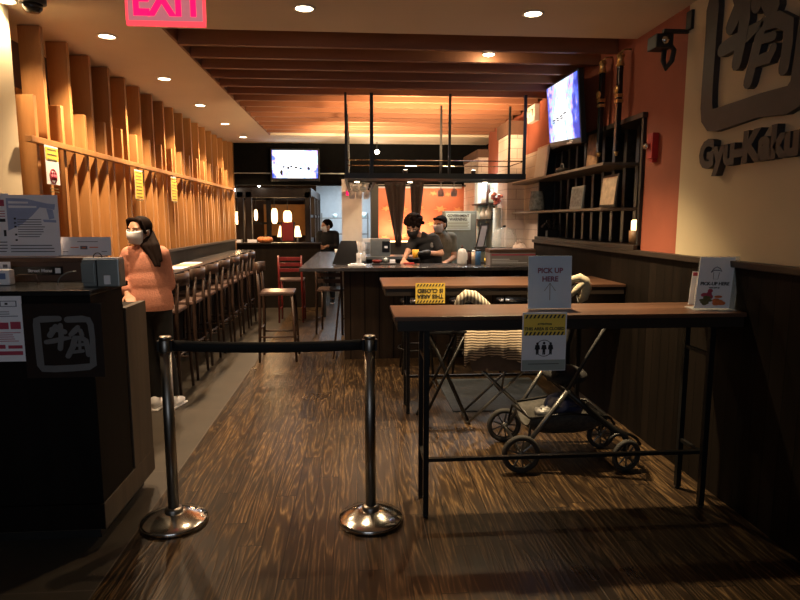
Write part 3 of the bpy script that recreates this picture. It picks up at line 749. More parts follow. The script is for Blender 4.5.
# signs on the tables
a = AY(528, 308, 3.12); c = AY(573, 256, 3.12)
t = flyer('counter_sign', 'pale blue upright sign reading PICK UP HERE with an arrow', 'sign', a.x, c.x, 3.12, 1.079, c.z, 'bluecard', [],
          texts=[(.5, .72, .038, 'PICK UP', 'purple'), (.5, .56, .038, 'HERE', 'purple')], rx=-.05)
W = c.x - a.x; b = B()
b.box(-.0015, .0015, -.002, 0, .045, .135)
b.tube([(-.03, -.001, .095), (0, -.001, .137), (.03, -.001, .095)], .0016, 4)
obj('arrow', b, 'greyink', t)
obj('stand', B().box(-W / 2, W / 2, -.02, .05, -.003, .0).box(-W / 2 - .001, W / 2 + .001, .004, .006, 0, c.z - 1.079 + .002), 'acrylic', t)

a = AY(521, 371, 2.915); c = AY(567, 312, 2.915)
W = c.x - a.x; H = c.z - a.z
t = flyer('notice', 'white notice with yellow hazard heading taped below front table edge', 'notice', a.x, c.x, 2.9125, a.z, c.z, 'paper',
          [(.03, .97, .61, .97, 'yellow'), (.01, .99, .01, .19, 'captiongrey')] + [(.15, .85, .115, .125, 'ink'), (.18, .82, .065, .075, 'ink')],
          texts=[(.5, .80, .013, 'ATTENTION', 'ink'), (.5, .72, .021, 'THIS AREA IS CLOSED', 'ink')])
b = hazard(B(), W * .9, H * .61, H * .67, 10, -.0022); hazard(b, W * .9, H * .90, H * .96, 10, -.0022)
obj('hazard_stripes', b, 'ink', t)
b = B()
b.lathe([(.043, 0), (.043, .001), (.040, .001), (.040, 0), (.043, 0)], c=(0, -.001, H * .39), n=28, mt=Matrix.Rotation(PI / 2, 4, 'X'))
for k, s in ((-1, .9), (0, 1), (1, .9)):
    x = k * .034; z = H * .39
    b.ell((x, -.0015, z + .026 * s), (.007, .001, .007), u=10, v=6)
    b.prism([(x - .010, -.002, z + .017), (x + .010, -.002, z + .017), (x + .014, -.002, z - .006), (x + .007, -.002, z - .006), (x + .007, -.002, z - .033), (x + .001, -.002, z - .033), (x, -.002, z - .012), (x - .001, -.002, z - .033), (x - .007, -.002, z - .033), (x - .007, -.002, z - .006), (x - .014, -.002, z - .006)], (0, .001, 0))
obj('figure_symbol', b, 'ink', t)

a = AY(415.5, 303.5, 4.312); c = AY(445, 283, 4.312)
W = c.x - a.x; H = c.z - a.z
t = thing('notice', 'yellow upside down notice reading THIS AREA IS CLOSED on second table edge', 'notice', ((a.x + c.x) / 2, 4.309, a.z))
obj('sheet', B().box(-W / 2, W / 2, 0, .003, 0, H), 'yellow', t)
FL = Matrix.Rotation(PI, 4, 'Y')
text('lettering', 'THIS AREA', .040, 'ink', t, fr(0, -.001, H * .36, FL @ Matrix.Identity(4)), ext=.0005, bold=.001)
text('lettering', 'IS CLOSED', .040, 'ink', t, fr(0, -.001, H * .64, FL), ext=.0005, bold=.001)
b = hazard(B(), W * .94, H * .04, H * .16, 9); hazard(b, W * .94, H * .84, H * .96, 9); obj('hazard_stripes', b, 'ink', t)

# PICK-UP stand by the wall
t = thing('menu_stand', 'clear stand with white PICK-UP HERE food flyer at wall end of table', 'sign', (1.882, 3.02, 1.078), rot=(-.0, 0, -.12))
Wp, Hp = .182, .275
shear = Matrix.Identity(4); shear[0][2] = .17; shear[1][2] = .22
def sh(b): bmesh.ops.transform(b.bm, matrix=shear, verts=b.bm.verts); return b
obj('sheet', sh(B().box(-Wp / 2, Wp / 2, 0, .002, .008, Hp)), 'white', t)
obj('holder', sh(B().box(-Wp / 2 - .003, Wp / 2 + .03, .003, .006, 0, Hp + .004)), 'acrylic', t)
obj('holder_back', B().prism([(Wp / 2, .006, .004), (Wp / 2 + .003, .12, .004), (Wp / 2 + .048, .066, Hp), (Wp / 2 + .045, .062, Hp)], (.002, 0, 0)), 'acrylic', t)
obj('holder_base', B().box(-Wp / 2, Wp / 2 + .03, -.02, .12, -.002, .002), 'acrylic', t)
for s, z, sz in (('PICK-UP HERE', .135, .024), ('menu pick up', .115, .010)):
    o = text('lettering', s, sz, 'ink', t, shear @ fr(0, -.001, z), bold=sz * .03)
rf = random.Random(9)
for m_, cx, n_ in (('greenink', -.030, 9), ('orangeink', .036, 9), ('redink', -.028, 4)):
    b = B()
    for k in range(n_):
        b.ell((cx + rf.uniform(-.022, .022), -.0015 - .0002 * k, .050 + rf.uniform(-.018, .018) + (.032 if m_ == 'redink' else 0)), (rf.uniform(.012, .022), .001, rf.uniform(.006, .014)), u=10, v=6)
    obj('food_picture', sh(b), m_, t)
b = B(); b.tube([(-.028, -.001, .195), (-.015, -.001, .215), (0, -.001, .224), (.018, -.001, .215), (.028, -.001, .20), (.014, -.001, .206), (-.012, -.001, .206), (-.028, -.001, .195)], .0022, 4)
b.tube([(-.014, -.001, .195), (-.012, -.001, .160), (.012, -.001, .160), (.016, -.001, .195)], .0015, 4)
obj('line_drawing', sh(b), 'greyink', t)
t = thing('counter_card', 'small white card behind the food flyer stand', 'card', (1.945, 3.22, 1.077), rot=(0, 0, -.2))
obj('sheet', B().prism([(-.07, 0, 0), (.03, 0, 0), (.05, .02, .185), (-.05, .02, .185)], (0, .003, 0)), 'paper', t)
obj('red_band', B().box(-.048, .048, .016, .019, .16, .18), 'redink', t)

# ------------------------------------------------------------------ right wall: lettering and emblem
def on_right(b, Y0, Z0, SY, SZ, th):
    """unit XZ artwork -> right wall, u runs towards the camera (-Y)"""
    mt = Matrix(((0, 1, 0, XR - .001), (-SY, 0, 0, Y0), (0, 0, SZ, Z0), (0, 0, 0, 1)))
    bmesh.ops.transform(b.bm, matrix=mt, verts=b.bm.verts); return b
EX = XR - .035
def wp2(px, py):
    q = AX(px, py, EX); return (-q.y, q.z)      # u runs towards the camera
b = B()
def st(pts, w, th=.034, raw=False):
    brush(b, [p if raw else wp2(*p) for p in pts], w, 0, th)
e00 = wp2(709, 60); bl = wp2(711, 122); brr = wp2(795, 101)
zt_ = 2.98; U0 = e00[0]; U1 = wp2(800, 50)[0] + .03
st([(U0 + .12, zt_ - .16), (U0 + .02, zt_ - .17), (U0, zt_ - .25), (U0, 2.6), (U0 - .004, 2.30), (U0, 2.20), (U0 + .012, 2.145), (U0 + .05, 2.112), (U0 + .11, 2.105), (bl[0] + .25, 2.112), (bl[0] + .40, 2.118), (brr[0] - .05, 2.105), (U1 - .05, 2.115), (U1 - .01, 2.17), (U1, 2.3), (U1 + .01, 2.5), (U1, zt_ - .22), (U1 - .35, zt_ - .18)],
   [.10, .11, .12, .11, .11, .115, .12, .125, .13, .12, .115, .13, .14, .14, .13, .12, .12, .12], raw=True)
st([(745, -14), (738, 10), (731, 26)], [.07, .10, .09], .036)
st([(738, -3), (750, -6), (757, 6)], [.08, .08, .07], .037)
st([(722, 50), (735, 42), (748, 34), (761, 24)], [.075, .085, .075, .04], .038)
st([(747, -16), (745, 20), (741, 44), (737, 63)], [.08, .09, .085, .08], .039)
st([(768, -8), (772, 6)], [.13, .11], .036)
st([(763, 24), (757, 46), (752, 66), (748, 82)], [.065, .07, .07, .07], .037)
st([(765, 24), (778, 19), (789, 24), (788, 44), (784, 68)], [.065, .075, .075, .07, .07], .038)
st([(760, 40), (774, 36)], [.045, .045], .039)
st([(756, 62), (770, 57), (774, 48)], [.055, .06, .05], .040)
bmesh.ops.transform(b.bm, matrix=Matrix(((0, 1, 0, XR), (-1, 0, 0, 0), (0, 0, 1, 0), (0, 0, 0, 1))), verts=b.bm.verts)
o = obj('wall_emblem', b, 'emblem')
tag(o, 'large raised dark square emblem with two brush characters on cream wall', 'emblem')
G0 = AX(702, 172, XR); G1 = AX(806, 130, XR)
t = thing('wall_lettering', 'raised black letters spelling the shop name under the wall emblem', 'lettering', (XR, 3.10, 1.915))
mt = Matrix.Translation((-.022, .345, .0)) @ Matrix.Rotation(-PI / 2, 4, 'Z') @ FRONT
o = text('lettering', 'Gyu-Kaku', .205, 'emblem', t, mt, ext=.020, bold=.0115, align='LEFT', sx=.96)

# fire alarm and wall camera
p = AX(656, 146, XR)
t = thing('fire_alarm', 'red fire alarm strobe on the orange wall strip', 'alarm', (XR, p.y, p.z))
obj('plate', B().box(-.045, .001, -.035, .035, -.085, .085, .004), 'red', t)
obj('bell', B().lathe([(0, 0), (.02, 0), (.026, .012), (.018, .03), (0, .034)], mt=Matrix.Rotation(-PI / 2, 4, 'Y'), c=(-.045, .02, .0)), 'chrome', t)
obj('mount', B().box(-.03, .001, -.02, .02, -.11, -.085), 'red', t)
p = AX(657, 45, XR - .12)
t = thing('wall_camera', 'black security camera on bracket high on the orange wall', 'camera', (XR, p.y - .12, p.z))
obj('wall_plate', B().box(-.02, .0, -.09, -.03, .04, .15, .003), 'black', t)
obj('bracket', B().box(-.16, -.0, -.04, -.015, .03, .05), 'black', t)
obj('body', B().box(-.20, -.09, -.03, .09, -.055, .028, .008), 'black', t)
obj('eye', B().lathe([(0, 0), (.024, 0), (.022, .012), (0, .016)], c=(-.145, -.03, -.012), mt=Matrix.Rotation(PI / 2, 4, 'X')), 'chrome', t)
obj('cable', B().tube([(-.10, .0, -.03), (-.085, -.03, -.07), (-.09, -.02, -.13), (-.11, .01, -.17), (-.12, .03, -.12), (-.11, .04, -.04)], .016), 'rubber', t)

# ------------------------------------------------------------------ shelving niche
t = thing('shelving_unit', 'black slatted shelving unit set into the orange wall', 'shelving', (XR, 5.4, 1.33))
part('back', B().box(XR + .24, XR + .26, 4.205, 6.615, 1.335, 2.285), 'black', t)
for yy in (4.205, 6.585): part('side', B().box(XR - .02, XR + .25, yy, yy + .03, 1.335, 2.285), 'black', t)
part('top', B().box(XR - .035, XR + .25, 4.19, 6.62, 2.265, 2.30, .003), 'shelf', t)
part('bottom', B().box(XR - .05, XR + .25, 4.205, 6.62, 1.336, 1.37, .003), 'shelf', t)
SHZ = (1.985, 1.645)
for z in SHZ:
    part('shelf', B().box(XR - .17, XR + .23, 4.52, 7.18, z - .022, z, .003), 'shelfedge', t)
y = 4.33; k = 0
while y < 6.55:
    part('upright', B().box(XR + .12, XR + .23, y, y + .055, 1.37, 2.265, .002), 'strip', t); y += .215; k += 1
# things on the shelves
def framed(name, label, cat, px0, px1, py_top, shelf_z, X, mframe, mart, h, lean=.1):
    ya = AX(px1, py_top, X).y; yb = AX(px0, py_top, X).y
    w = abs(yb - ya)
    t = thing(name, label, cat, (X, (ya + yb) / 2, shelf_z + .003), rot=(0, 0, -PI / 2 + 0))
    R = Matrix.Rotation(-lean, 4, 'X')
    def rb(b): bmesh.ops.transform(b.bm, matrix=R, verts=b.bm.verts); return b
    obj('frame', rb(B().box(-w / 2, w / 2, 0, .018, 0, h, .003)), mframe, t)
    obj('picture', rb(B().box(-w / 2 + .02, w / 2 - .02, -.003, .004, .02, h - .02)), mart, t)
    return t
framed('picture_frame', 'tilted pale framed picture in dark frame on the lower shelf', 'picture frame', 600, 616, 175, SHZ[1], XR - .10, 'black', 'palear', .25)
framed('picture_frame', 'grey framed certificate with silver edge on the lower shelf', 'picture frame', 570, 582, 184, SHZ[1], XR - .10, 'steel', 'greyart', .20)
framed('picture_frame', 'brown painted panel leaning on the upper shelf', 'picture frame', 587, 597, 137, SHZ[0], XR - .06, 'wallart', 'wallart', .28, .05)
framed('menu_board', 'tall cream menu board leaning at the far end of the upper shelf', 'board', 534, 545, 150, SHZ[0], XR - .10, 'palear', 'whitepaint', .34, .12)
p = AX(535, 205, XR - .10)
t = thing('glass_vase', 'mottled grey glass vase at the far end of the lower shelf', 'vase', (XR - .08, p.y, SHZ[1] + .002))
obj('vessel', B().lathe([(0, 0), (.075, 0), (.085, .03), (.078, .12), (.068, .19), (.072, .21), (.062, .21), (.06, .19), (0, .05)]), 'greyart', t)
p = AX(565, 168, XR - .05)
t = thing('tea_pot', 'small dark pot with ring handle on the upper shelf', 'pot', (XR - .08, p.y, SHZ[0] + .002))
obj('body', B().lathe([(0, 0), (.04, 0), (.06, .025), (.055, .05), (.02, .06), (0, .062)]), 'strip', t)
obj('handle', B().tube([(0, .05 * math.cos(a), .045 + .05 * math.sin(a)) for a in [PI * k / 8 for k in range(9)]], .006), 'steel', t)
t = thing('shelf_lantern', 'small glowing lamp jar in the bottom shelf corner', 'lamp', (XR + .03, 4.36, 1.372))
obj('jar', B().lathe([(0, 0), (.04, 0), (.042, .10), (0, .10)]), 'wallart', t)
obj('bulb', B().lathe([(0, .10), (.028, .102), (.028, .17), (.02, .18), (0, .18)]), 'shade', t)
# decorative scabbards hanging in front of the shelves
def scabbard(px, py, label, h):
    p = AX(px, py, XR - .075)
    t = thing('hanging_ornament', label, 'ornament', (XR - .075, p.y, p.z), group='gilt trimmed black ornaments')
    obj('rod', B().box(-.018, .018, -.022, .022, -h, -.10, .006), 'blackgloss', t)
    obj('cap', B().lathe([(0, -.10), (.03, -.10), (.022, -.05), (.03, -.02), (.012, .0), (0, .0)], n=12), 'gold', t)
    for z in (-.30, -.34): obj('band', B().box(-.024, .024, -.028, .028, z - .025, z, .004), 'gold', t)
    obj('medallion', B().ell((-.024, 0, -.27), (.012, .035, .03)), 'gold', t)
    obj('tail', B().cyl((0, 0, -h), (0, 0, -h - .03), .016, .008), 'gold', t)
    obj('hook', B().tube([(0, 0, 0), (.03, 0, .02), (.075, 0, .02)], .006), 'gold', t)
scabbard(603, 60, 'black and gilt rod shaped ornament nearer the television', .72)
scabbard(621, 52, 'black and gilt rod shaped ornament nearer the orange wall strip', .72)

def screen2(name, half, seed, es, shift):
    m, nt, b = nodes(name); N = nt.nodes; L = nt.links
    tc = N.new('ShaderNodeTexCoord'); mp = N.new('ShaderNodeMapping'); mp.inputs['Location'].default_value = (seed, seed, seed); L.new(tc.outputs['Object'], mp.inputs[0])
    nz = N.new('ShaderNodeTexNoise'); nz.inputs['Scale'].default_value = 3.2 / half * .37; nz.inputs['Detail'].default_value = 4; nz.inputs['Distortion'].default_value = .8; L.new(mp.outputs[0], nz.inputs['Vector'])
    n2 = N.new('ShaderNodeTexNoise'); n2.inputs['Scale'].default_value = 14; n2.inputs['Detail'].default_value = 2; L.new(mp.outputs[0], n2.inputs['Vector'])
    sp = N.new('ShaderNodeSeparateXYZ'); L.new(tc.outputs['Object'], sp.inputs[0])
    ax = math_node(nt, 'DIVIDE', math_node(nt, 'ABSOLUTE', sp.outputs['X']), half)
    f = math_node(nt, 'ADD', math_node(nt, 'MULTIPLY', nz.outputs['Fac'], .9), math_node(nt, 'MULTIPLY', ax, .30))
    f = math_node(nt, 'ADD', f, math_node(nt, 'MULTIPLY_ADD', n2.outputs['Fac'], .35, -.175 + shift - .16))
    cr = N.new('ShaderNodeValToRGB'); e = cr.color_ramp.elements
    e[0].position = .50; e[0].color = (1, 1, 1, 1); e[1].position = .86; e[1].color = (.03, .05, .45, 1)
    for p, c in ((.60, (.80, .86, 1, 1)), (.66, (.35, .65, 1, 1)), (.71, (.75, .45, .85, 1)), (.76, (.10, .18, .85, 1))):
        x = e.new(p); x.color = c
    L.new(f, cr.inputs[0]); b.inputs['Base Color'].default_value = (.01, .01, .01, 1)
    L.new(cr.outputs[0], b.inputs['Emission Color']); b.inputs['Emission Strength'].default_value = es
    return m
M['scrpale'] = screen2('side_television_picture', .45, 7.7, 1.15, .13)
# ------------------------------------------------------------------ televisions
t = thing('television', 'television tilted out from the right wall above the shelves', 'television', (1.80, 5.55, 2.54), rot=(0, 0, 0))
C = [AX(545, 91, 1.93), AX(575, 75, 1.80), AX(582, 134, 1.84), AX(552, 142, 1.97)]
c0 = sum(C, Vector()) / 4; t.location = c0
ux = ((C[1] - C[0]) + (C[2] - C[3])).normalized(); uz = ((C[0] - C[3]) + (C[1] - C[2])); uz = (uz - ux * uz.dot(ux)).normalized(); un = ux.cross(uz)
Wt = ((C[1] - C[0]).length + (C[2] - C[3]).length) / 2; Ht = ((C[0] - C[3]).length + (C[1] - C[2]).length) / 2
R3 = Matrix((ux, uz, un)).transposed().to_4x4()
t.rotation_euler = R3.to_euler()
obj('bezel', B().box(-Wt / 2 - .02, Wt / 2 + .02, -Ht / 2 - .045, Ht / 2 + .02, -.05, -.002, .006), 'tv', t)
obj('screen', B().box(-Wt / 2, Wt / 2, -Ht / 2, Ht / 2, -.003, .002), 'scrpale', t)
TVB = (t, Wt, Ht)
obj('logo_strip', B().box(.12, .30, -Ht / 2 - .034, -Ht / 2 - .026, -.003, .0).box(.22, .34, -Ht / 2 - .020, -Ht / 2 - .014, -.003, .0), 'white', t)
inv = R3.inverted()
wp = inv @ (Vector((XR, c0.y + .05, c0.z + .02)) - c0)
obj('bracket', B().cyl((0, 0, -.04), tuple(wp), .022), 'black', t)
a = AY(272.5, 178, 10.50); c = AY(317.5, 150.5, 10.50)
M['scrwhite'] = screen2('bulkhead_television_picture', .37, 4.0, 1.7, .16)
Wt, Ht = c.x - a.x, c.z - a.z
t = thing('television', 'bright television on the black bulkhead at the back', 'television', ((a.x + c.x) / 2, 10.50, (a.z + c.z) / 2))
obj('bezel', B().box(-Wt / 2 - .03, Wt / 2 + .03, .002, .06, -Ht / 2 - .05, Ht / 2 + .03, .006), 'tv', t)
obj('screen', B().box(-Wt / 2, Wt / 2, -.002, .004, -Ht / 2, Ht / 2), 'scrwhite', t)
def patches(t, Wt, Ht, items, front):
    for nm, m, shp in items:
        b = B()
        for i, (u, v, a, c_) in enumerate(shp):
            q = [(u + a * math.cos(k * PI / 7) * (1 + .18 * math.sin(k * 2.3 + i)), v + c_ * math.sin(k * PI / 7) * (1 + .18 * math.cos(k * 1.7 + i))) for k in range(14)]
            q = [(max(0, min(1, x)), max(0, min(1, y))) for x, y in q]
            b.prism([front((x - .5) * Wt, (y - .5) * Ht, i) for x, y in q], front(0, 0, -4) - front(0, 0, -3))
        obj('caption', b, m, t)
patches(t, Wt, Ht, [
                    ('d', 'ink', [(.25, .40, .03, .03), (.35, .37, .025, .05), (.42, .42, .03, .03), (.52, .38, .03, .04), (.62, .35, .03, .03), (.20, .20, .03, .1), (.80, .35, .03, .06)])],
        lambda x, z, i: Vector((x, -.0035 - .0003 * i, z)))
obj('bracket', B().box(-.1, .1, .06, .119, -.1, .1), 'black', t)
patches(TVB[0], TVB[1], TVB[2], [
                    ('d', 'ink', [(.22, .38, .06, .012), (.35, .40, .05, .012), (.48, .42, .05, .012), (.60, .45, .05, .012), (.22, .34, .05, .01), (.36, .36, .05, .01), (.50, .38, .05, .01)])],
        lambda x, z, i: Vector((x, z, .0035 + .0003 * i)))

# ------------------------------------------------------------------ bar
t = thing('bar_counter', 'dark bar counter with stone top running back on the left side', 'bar', (.9, 6.8, 0))
part('front_panel', B().box(-.13, 2.015, 6.62, 6.68, .0, 1.0), 'frontpanel', t)
part('side_panel', B().box(-.13, -.07, 6.68, 9.8, 0, 1.0), 'wains', t)
part('bar_top', B().box(-.60, 2.012, 6.46, 7.08, 1.0, 1.04, .006), 'bartop', t)
part('wing_top', B().box(-.60, .0, 7.08, 9.8, 1.0, 1.04, .006), 'bartop', t)
part('wing_support', B().box(-.52, -.48, 9.6, 9.7, 0, 1.0).box(-.56, -.52, 6.9, 6.94, .96, 1.0), 'black', t)
# back counter
t = thing('back_counter', 'stainless work counter behind the bar', 'counter', (1.0, 9.3, 0))
part('worktop', B().box(.14, 1.66, 8.75, 9.25, .98, 1.02, .004), 'steel', t)
part('body', B().box(.16, 1.66, 8.8, 9.25, 0, .98), 'black', t)

def at(px, py, Y): return AY(px, py, Y)
BT = 1.041
def bar_item(name, label, cat, px, Y, z=BT, group=None):
    p = AY(px, 262, Y); return thing(name, label, cat, (p.x, Y, z), group=group)
# dark hood / monitor back at left
t = bar_item('monitor', 'dark slanted screen back standing on the bar corner', 'monitor', 346, 6.9)
obj('panel', B().prism([(-.16, 0, .006), (.16, 0, .006), (.12, .10, .27), (-.06, .10, .27)], (0, .02, 0)), 'blackgloss', t)
obj('foot', B().box(-.12, .12, -.01, .12, 0, .008), 'black', t)
# cups
t = bar_item('takeaway_cup', 'white paper cup on the bar wing, nearest the column', 'cup', 338, 7.9)
obj('cup', B().lathe([(0, 0), (.028, 0), (.042, .13), (.039, .13), (.026, .01), (0, .01)]), 'white', t)
obj('sleeve', B().lathe([(.031, .03), (.0325, .03), (.0395, .09), (.038, .09)]), 'box', t)
# stacked glasses
gt = None
for i, (px, Y, lab) in enumerate(((351, 7.5, 'leftmost of three upturned glasses beside the slanted screen'), (357, 7.5, 'middle of three upturned glasses beside the slanted screen'), (363, 7.5, 'rightmost of three upturned glasses beside the slanted screen'))):
    if i == 0:
        t = bar_item('glass_stack', lab, 'glasses', px, Y, group='stacks of glasses on the bar')
        obj('glass', B().lathe([(0, 0), (.035, 0), (.030, .12), (.0, .12)]), 'glass', t)
        obj('glass', B().lathe([(0, .122), (.034, .122), (.029, .24), (.0, .24)]), 'glass', t); gt = t
    else:
        p = AY(px, 262, Y); dup(gt, (p.x, Y, BT), label=lab)
t = bar_item('tray', 'white tray with papers on the bar in front of the slanted screen', 'tray', 357, 6.62)
obj('tray', B().box(-.10, .10, -.06, .08, 0, .02, .004), 'white', t); obj('papers', B().box(-.07, .08, -.04, .06, .021, .032), 'paper', t)
obj('straw_jar', B().lathe([(0, .033), (.025, .033), (.027, .15), (0, .15)], c=(.02, 0, 0)), 'glass', t)
p = AY(382, 256, 8.9)
t = thing('coffee_machine', 'grey boxy machine on the counter behind the bar', 'machine', (p.x, 8.9, 1.021))
obj('body', B().box(-.17, .12, -.08, .14, 0, .26, .008), 'steel', t); obj('panel', B().box(.0, .11, -.085, -.078, .06, .22), 'blackgloss', t)
obj('label', B().box(.03, .08, -.088, -.084, .12, .15), 'paper', t)
p = AY(371, 245, 8.85)
t = thing('small_box', 'small white box on clear jar beside the grey machine', 'box', (p.x - .03, 8.95, 1.021))
obj('jar', B().lathe([(0, 0), (.06, 0), (.06, .20), (0, .20)]), 'acrylic', t); obj('box', B().box(-.09, .07, -.05, .05, .201, .26, .004), 'white', t)
t = bar_item('serving_tray', 'dark tray with small red and white items on the bar', 'tray', 383, 6.95)
obj('tray', B().box(-.13, .16, -.08, .08, 0, .015, .003), 'black', t); obj('bowl', B().lathe([(0, .016), (.04, .016), (.06, .05), (.055, .05), (0, .03)], c=(-.07, 0, 0)), 'redwood', t)
obj('cup', B().lathe([(0, .016), (.03, .016), (.034, .07), (0, .07)], c=(.03, .02, 0)), 'steel', t)
obj('napkins', B().box(.08, .14, -.04, .04, .016, .05), 'paper', t)
t = bar_item('cutting_board', 'thin red board lying on the bar below the bartender', 'board', 409, 7.0)
obj('board', B().box(-.06, .06, -.06, .06, 0, .012, .002), 'red', t)
# tall bottles and cans to the right
t = bar_item('squeeze_bottle', 'white squeeze jug standing on the bar', 'bottle', 462, 6.85)
obj('body', B().lathe([(0, 0), (.052, 0), (.055, .02), (.052, .13), (.042, .17), (.02, .185), (0, .185)]), 'whitepaint', t)
obj('cap', B().lathe([(0, .185), (.018, .185), (.008, .225), (0, .225)], n=12), 'brown', t)
obj('grip', B().box(.04, .062, -.012, .012, .05, .14, .004), 'whitepaint', t)
t = bar_item('jar', 'dark brown jar between the white jug and blue can', 'jar', 469, 6.98)
obj('body', B().lathe([(0, 0), (.03, 0), (.03, .12), (.02, .14), (0, .14)]), 'brown', t); obj('lid', B().lathe([(0, .14), (.022, .14), (.022, .16), (0, .16)]), 'black', t)
t = bar_item('canister', 'blue canister standing on the bar below the tablet', 'canister', 478, 6.8)
obj('body', B().lathe([(0, 0), (.034, 0), (.034, .15), (.03, .155), (0, .155)]), 'bluecan', t); obj('lid', B().lathe([(0, .155), (.032, .155), (.032, .175), (0, .175)]), 'black', t)
t = bar_item('canister', 'pale beige canister left of the blue one', 'canister', 473.5, 6.93)
obj('body', B().lathe([(0, 0), (.025, 0), (.025, .14), (0, .14)]), 'palear', t); obj('lid', B().lathe([(0, .14), (.02, .14), (.02, .16), (0, .16)]), 'white', t)
t = bar_item('condiment_bottle', 'small green and yellow bottle beside the carton', 'bottle', 486, 6.9)
obj('body', B().lathe([(0, 0), (.022, 0), (.022, .09), (.01, .12), (.01, .15), (0, .15)]), 'greenink', t); obj('label', B().lathe([(.0225, .02), (.0232, .02), (.0232, .07), (.0225, .07)]), 'yellow', t)
obj('cap', B().lathe([(0, .15), (.012, .15), (.012, .17), (0, .17)]), 'white', t)
t = bar_item('tablet_stand', 'black slanted tablet on a stand behind the blue canister', 'tablet', 481, 7.02)
obj('screen', B().prism([(-.075, 0, .15), (.03, 0, .15), (.10, .05, .47), (.0, .05, .47)], (0, .02, 0)), 'tv', t)
obj('display', B().prism([(-.055, -.002, .18), (.02, -.002, .18), (.078, .042, .44), (.012, .042, .44)], (0, .001, 0)), 'greyink', t)
obj('stand', B().cyl((-.02, .03, .0), (-.02, .03, .18), .02).box(-.08, .05, -.02, .055, 0, .015, .003).box(-.08, .07, -.02, .055, .14, .20, .004), 'black', t)
# carton
a = AY(490, 265, 6.62)
t = thing('carton', 'long grey carton with a dark red stripe on the bar end', 'box', (a.x + .30, 6.72, BT))
obj('box', B().box(-.30, .27, -.10, .14, 0, .165, .003), 'box', t); obj('lid', B().box(-.305, .275, -.105, .145, .145, .185, .003), 'bwall', t)
obj('stripe', B().box(-.285, .27, -.1025, -.099, .115, .13), 'redink', t)
b = B()
for k in range(3): b.box(-.28, .12 - k * .1, -.1025, -.099, .03 + k * .02, .036 + k * .02)
obj('print', b, 'white', t)
p = AY(502, 245, 7.3)
t = thing('display_dome', 'clear plastic dome lid over a black base beside the tablet', 'dome', (p.x, 7.25, BT - .04))
t.location.z = 1.0
obj('stand', B().lathe([(0, 0), (.12, 0), (.11, .14), (.13, .20), (0, .20)]), 'black', t)
obj('base', B().lathe([(0, .20), (.15, .20), (.155, .22), (0, .22)]), 'black', t)
obj('dome', B().lathe([(.15, .222), (.155, .27), (.15, .36), (.11, .43), (.05, .46), (0, .465)]), 'acrylic', t)
obj('knob', B().ell((0, 0, .475), (.02, .02, .014)), 'black', t)
struct('trim_10', B().box(1.2, 2.0, 7.15, 7.24, 0, .998), 'black', 'low cabinet wall under the display dome')
t.location = (p.x, 7.20, 1.0)
t = thing('paper_bag', 'crumpled white paper bag on the bar by the pillar', 'bag', (AY(519, 250, 6.98).x, 6.98, BT))
b = B(); b.ell((0, 0, .12), (.10, .07, .12), u=16, v=12)
for v in b.bm.verts:
    v.co += Vector((rs.uniform(-.014, .014), rs.uniform(-.014, .014), rs.uniform(-.02, .02))); v.co.z = max(v.co.z, 0)
obj('bag', b, 'bag', t); obj('handle', B().tube([(-.03, 0, .22), (-.02, 0, .27), (.0, 0, .28), (.03, 0, .24)], .006), 'bag', t)
t = thing('twig_bundle', 'dark spiky bundle of twigs at the far end of the niche bottom', 'twigs', (XR + .05, 6.32, 1.371))
b = B(); b.box(-.06, .06, -.04, .04, 0, .07, .005)
for k in range(16):
    a = rs.uniform(-1.2, 1.2); b.tube([(rs.uniform(-.04, .04), rs.uniform(-.03, .03), .05), (.1 * math.sin(a), rs.uniform(-.06, .06), .12 + .06 * math.cos(a)), (.115 * math.sin(a), rs.uniform(-.08, .08), .20 * max(.5, math.cos(a)))], .004, 5)
obj('twigs', b, 'black', t)

# cooler with the warning poster
a = AY(444, 262, 8.5); c = AY(477, 211, 8.5)
t = thing('upright_cooler', 'grey upright cooler behind the bar', 'cooler', ((a.x + c.x) / 2, 8.6, 0))
W = c.x - a.x
obj('body', B().box(-W / 2, W / 2, -.08, .14, .0, c.z, .01), 'fridge', t)
obj('door', B().box(-W / 2 + .02, W / 2 - .02, -.10, -.081, .1, c.z - .03, .006), 'fridge', t)
obj('handle', B().box(-W / 2 + .01, -W / 2 + .03, -.13, -.10, .9, 1.3, .004), 'steel', t)
a = AY(446, 230, 8.48); c = AY(471, 213.5, 8.48); W = c.x - a.x; H = c.z - a.z
t = thing('warning_poster', 'pale poster reading GOVERNMENT WARNING on the grey cooler', 'poster', ((a.x + c.x) / 2, 8.496, a.z))
obj('sheet', B().box(-W / 2, W / 2, 0, .003, 0, H), 'coolwhite', t)
text('lettering', 'GOVERNMENT', .052, 'ink', t, fr(0, -.001, H * .86), bold=.0016, sx=.9)
text('lettering', 'WARNING:', .060, 'ink', t, fr(0, -.001, H * .64), bold=.002, sx=.85)
b = B()
for k in range(5): b.box(-W * .44, W * (.44 - .05 * (k % 2)), -.001, 0, H * (.10 + .09 * k), H * (.13 + .09 * k))
obj('printed_lines', b, 'greenink', t)

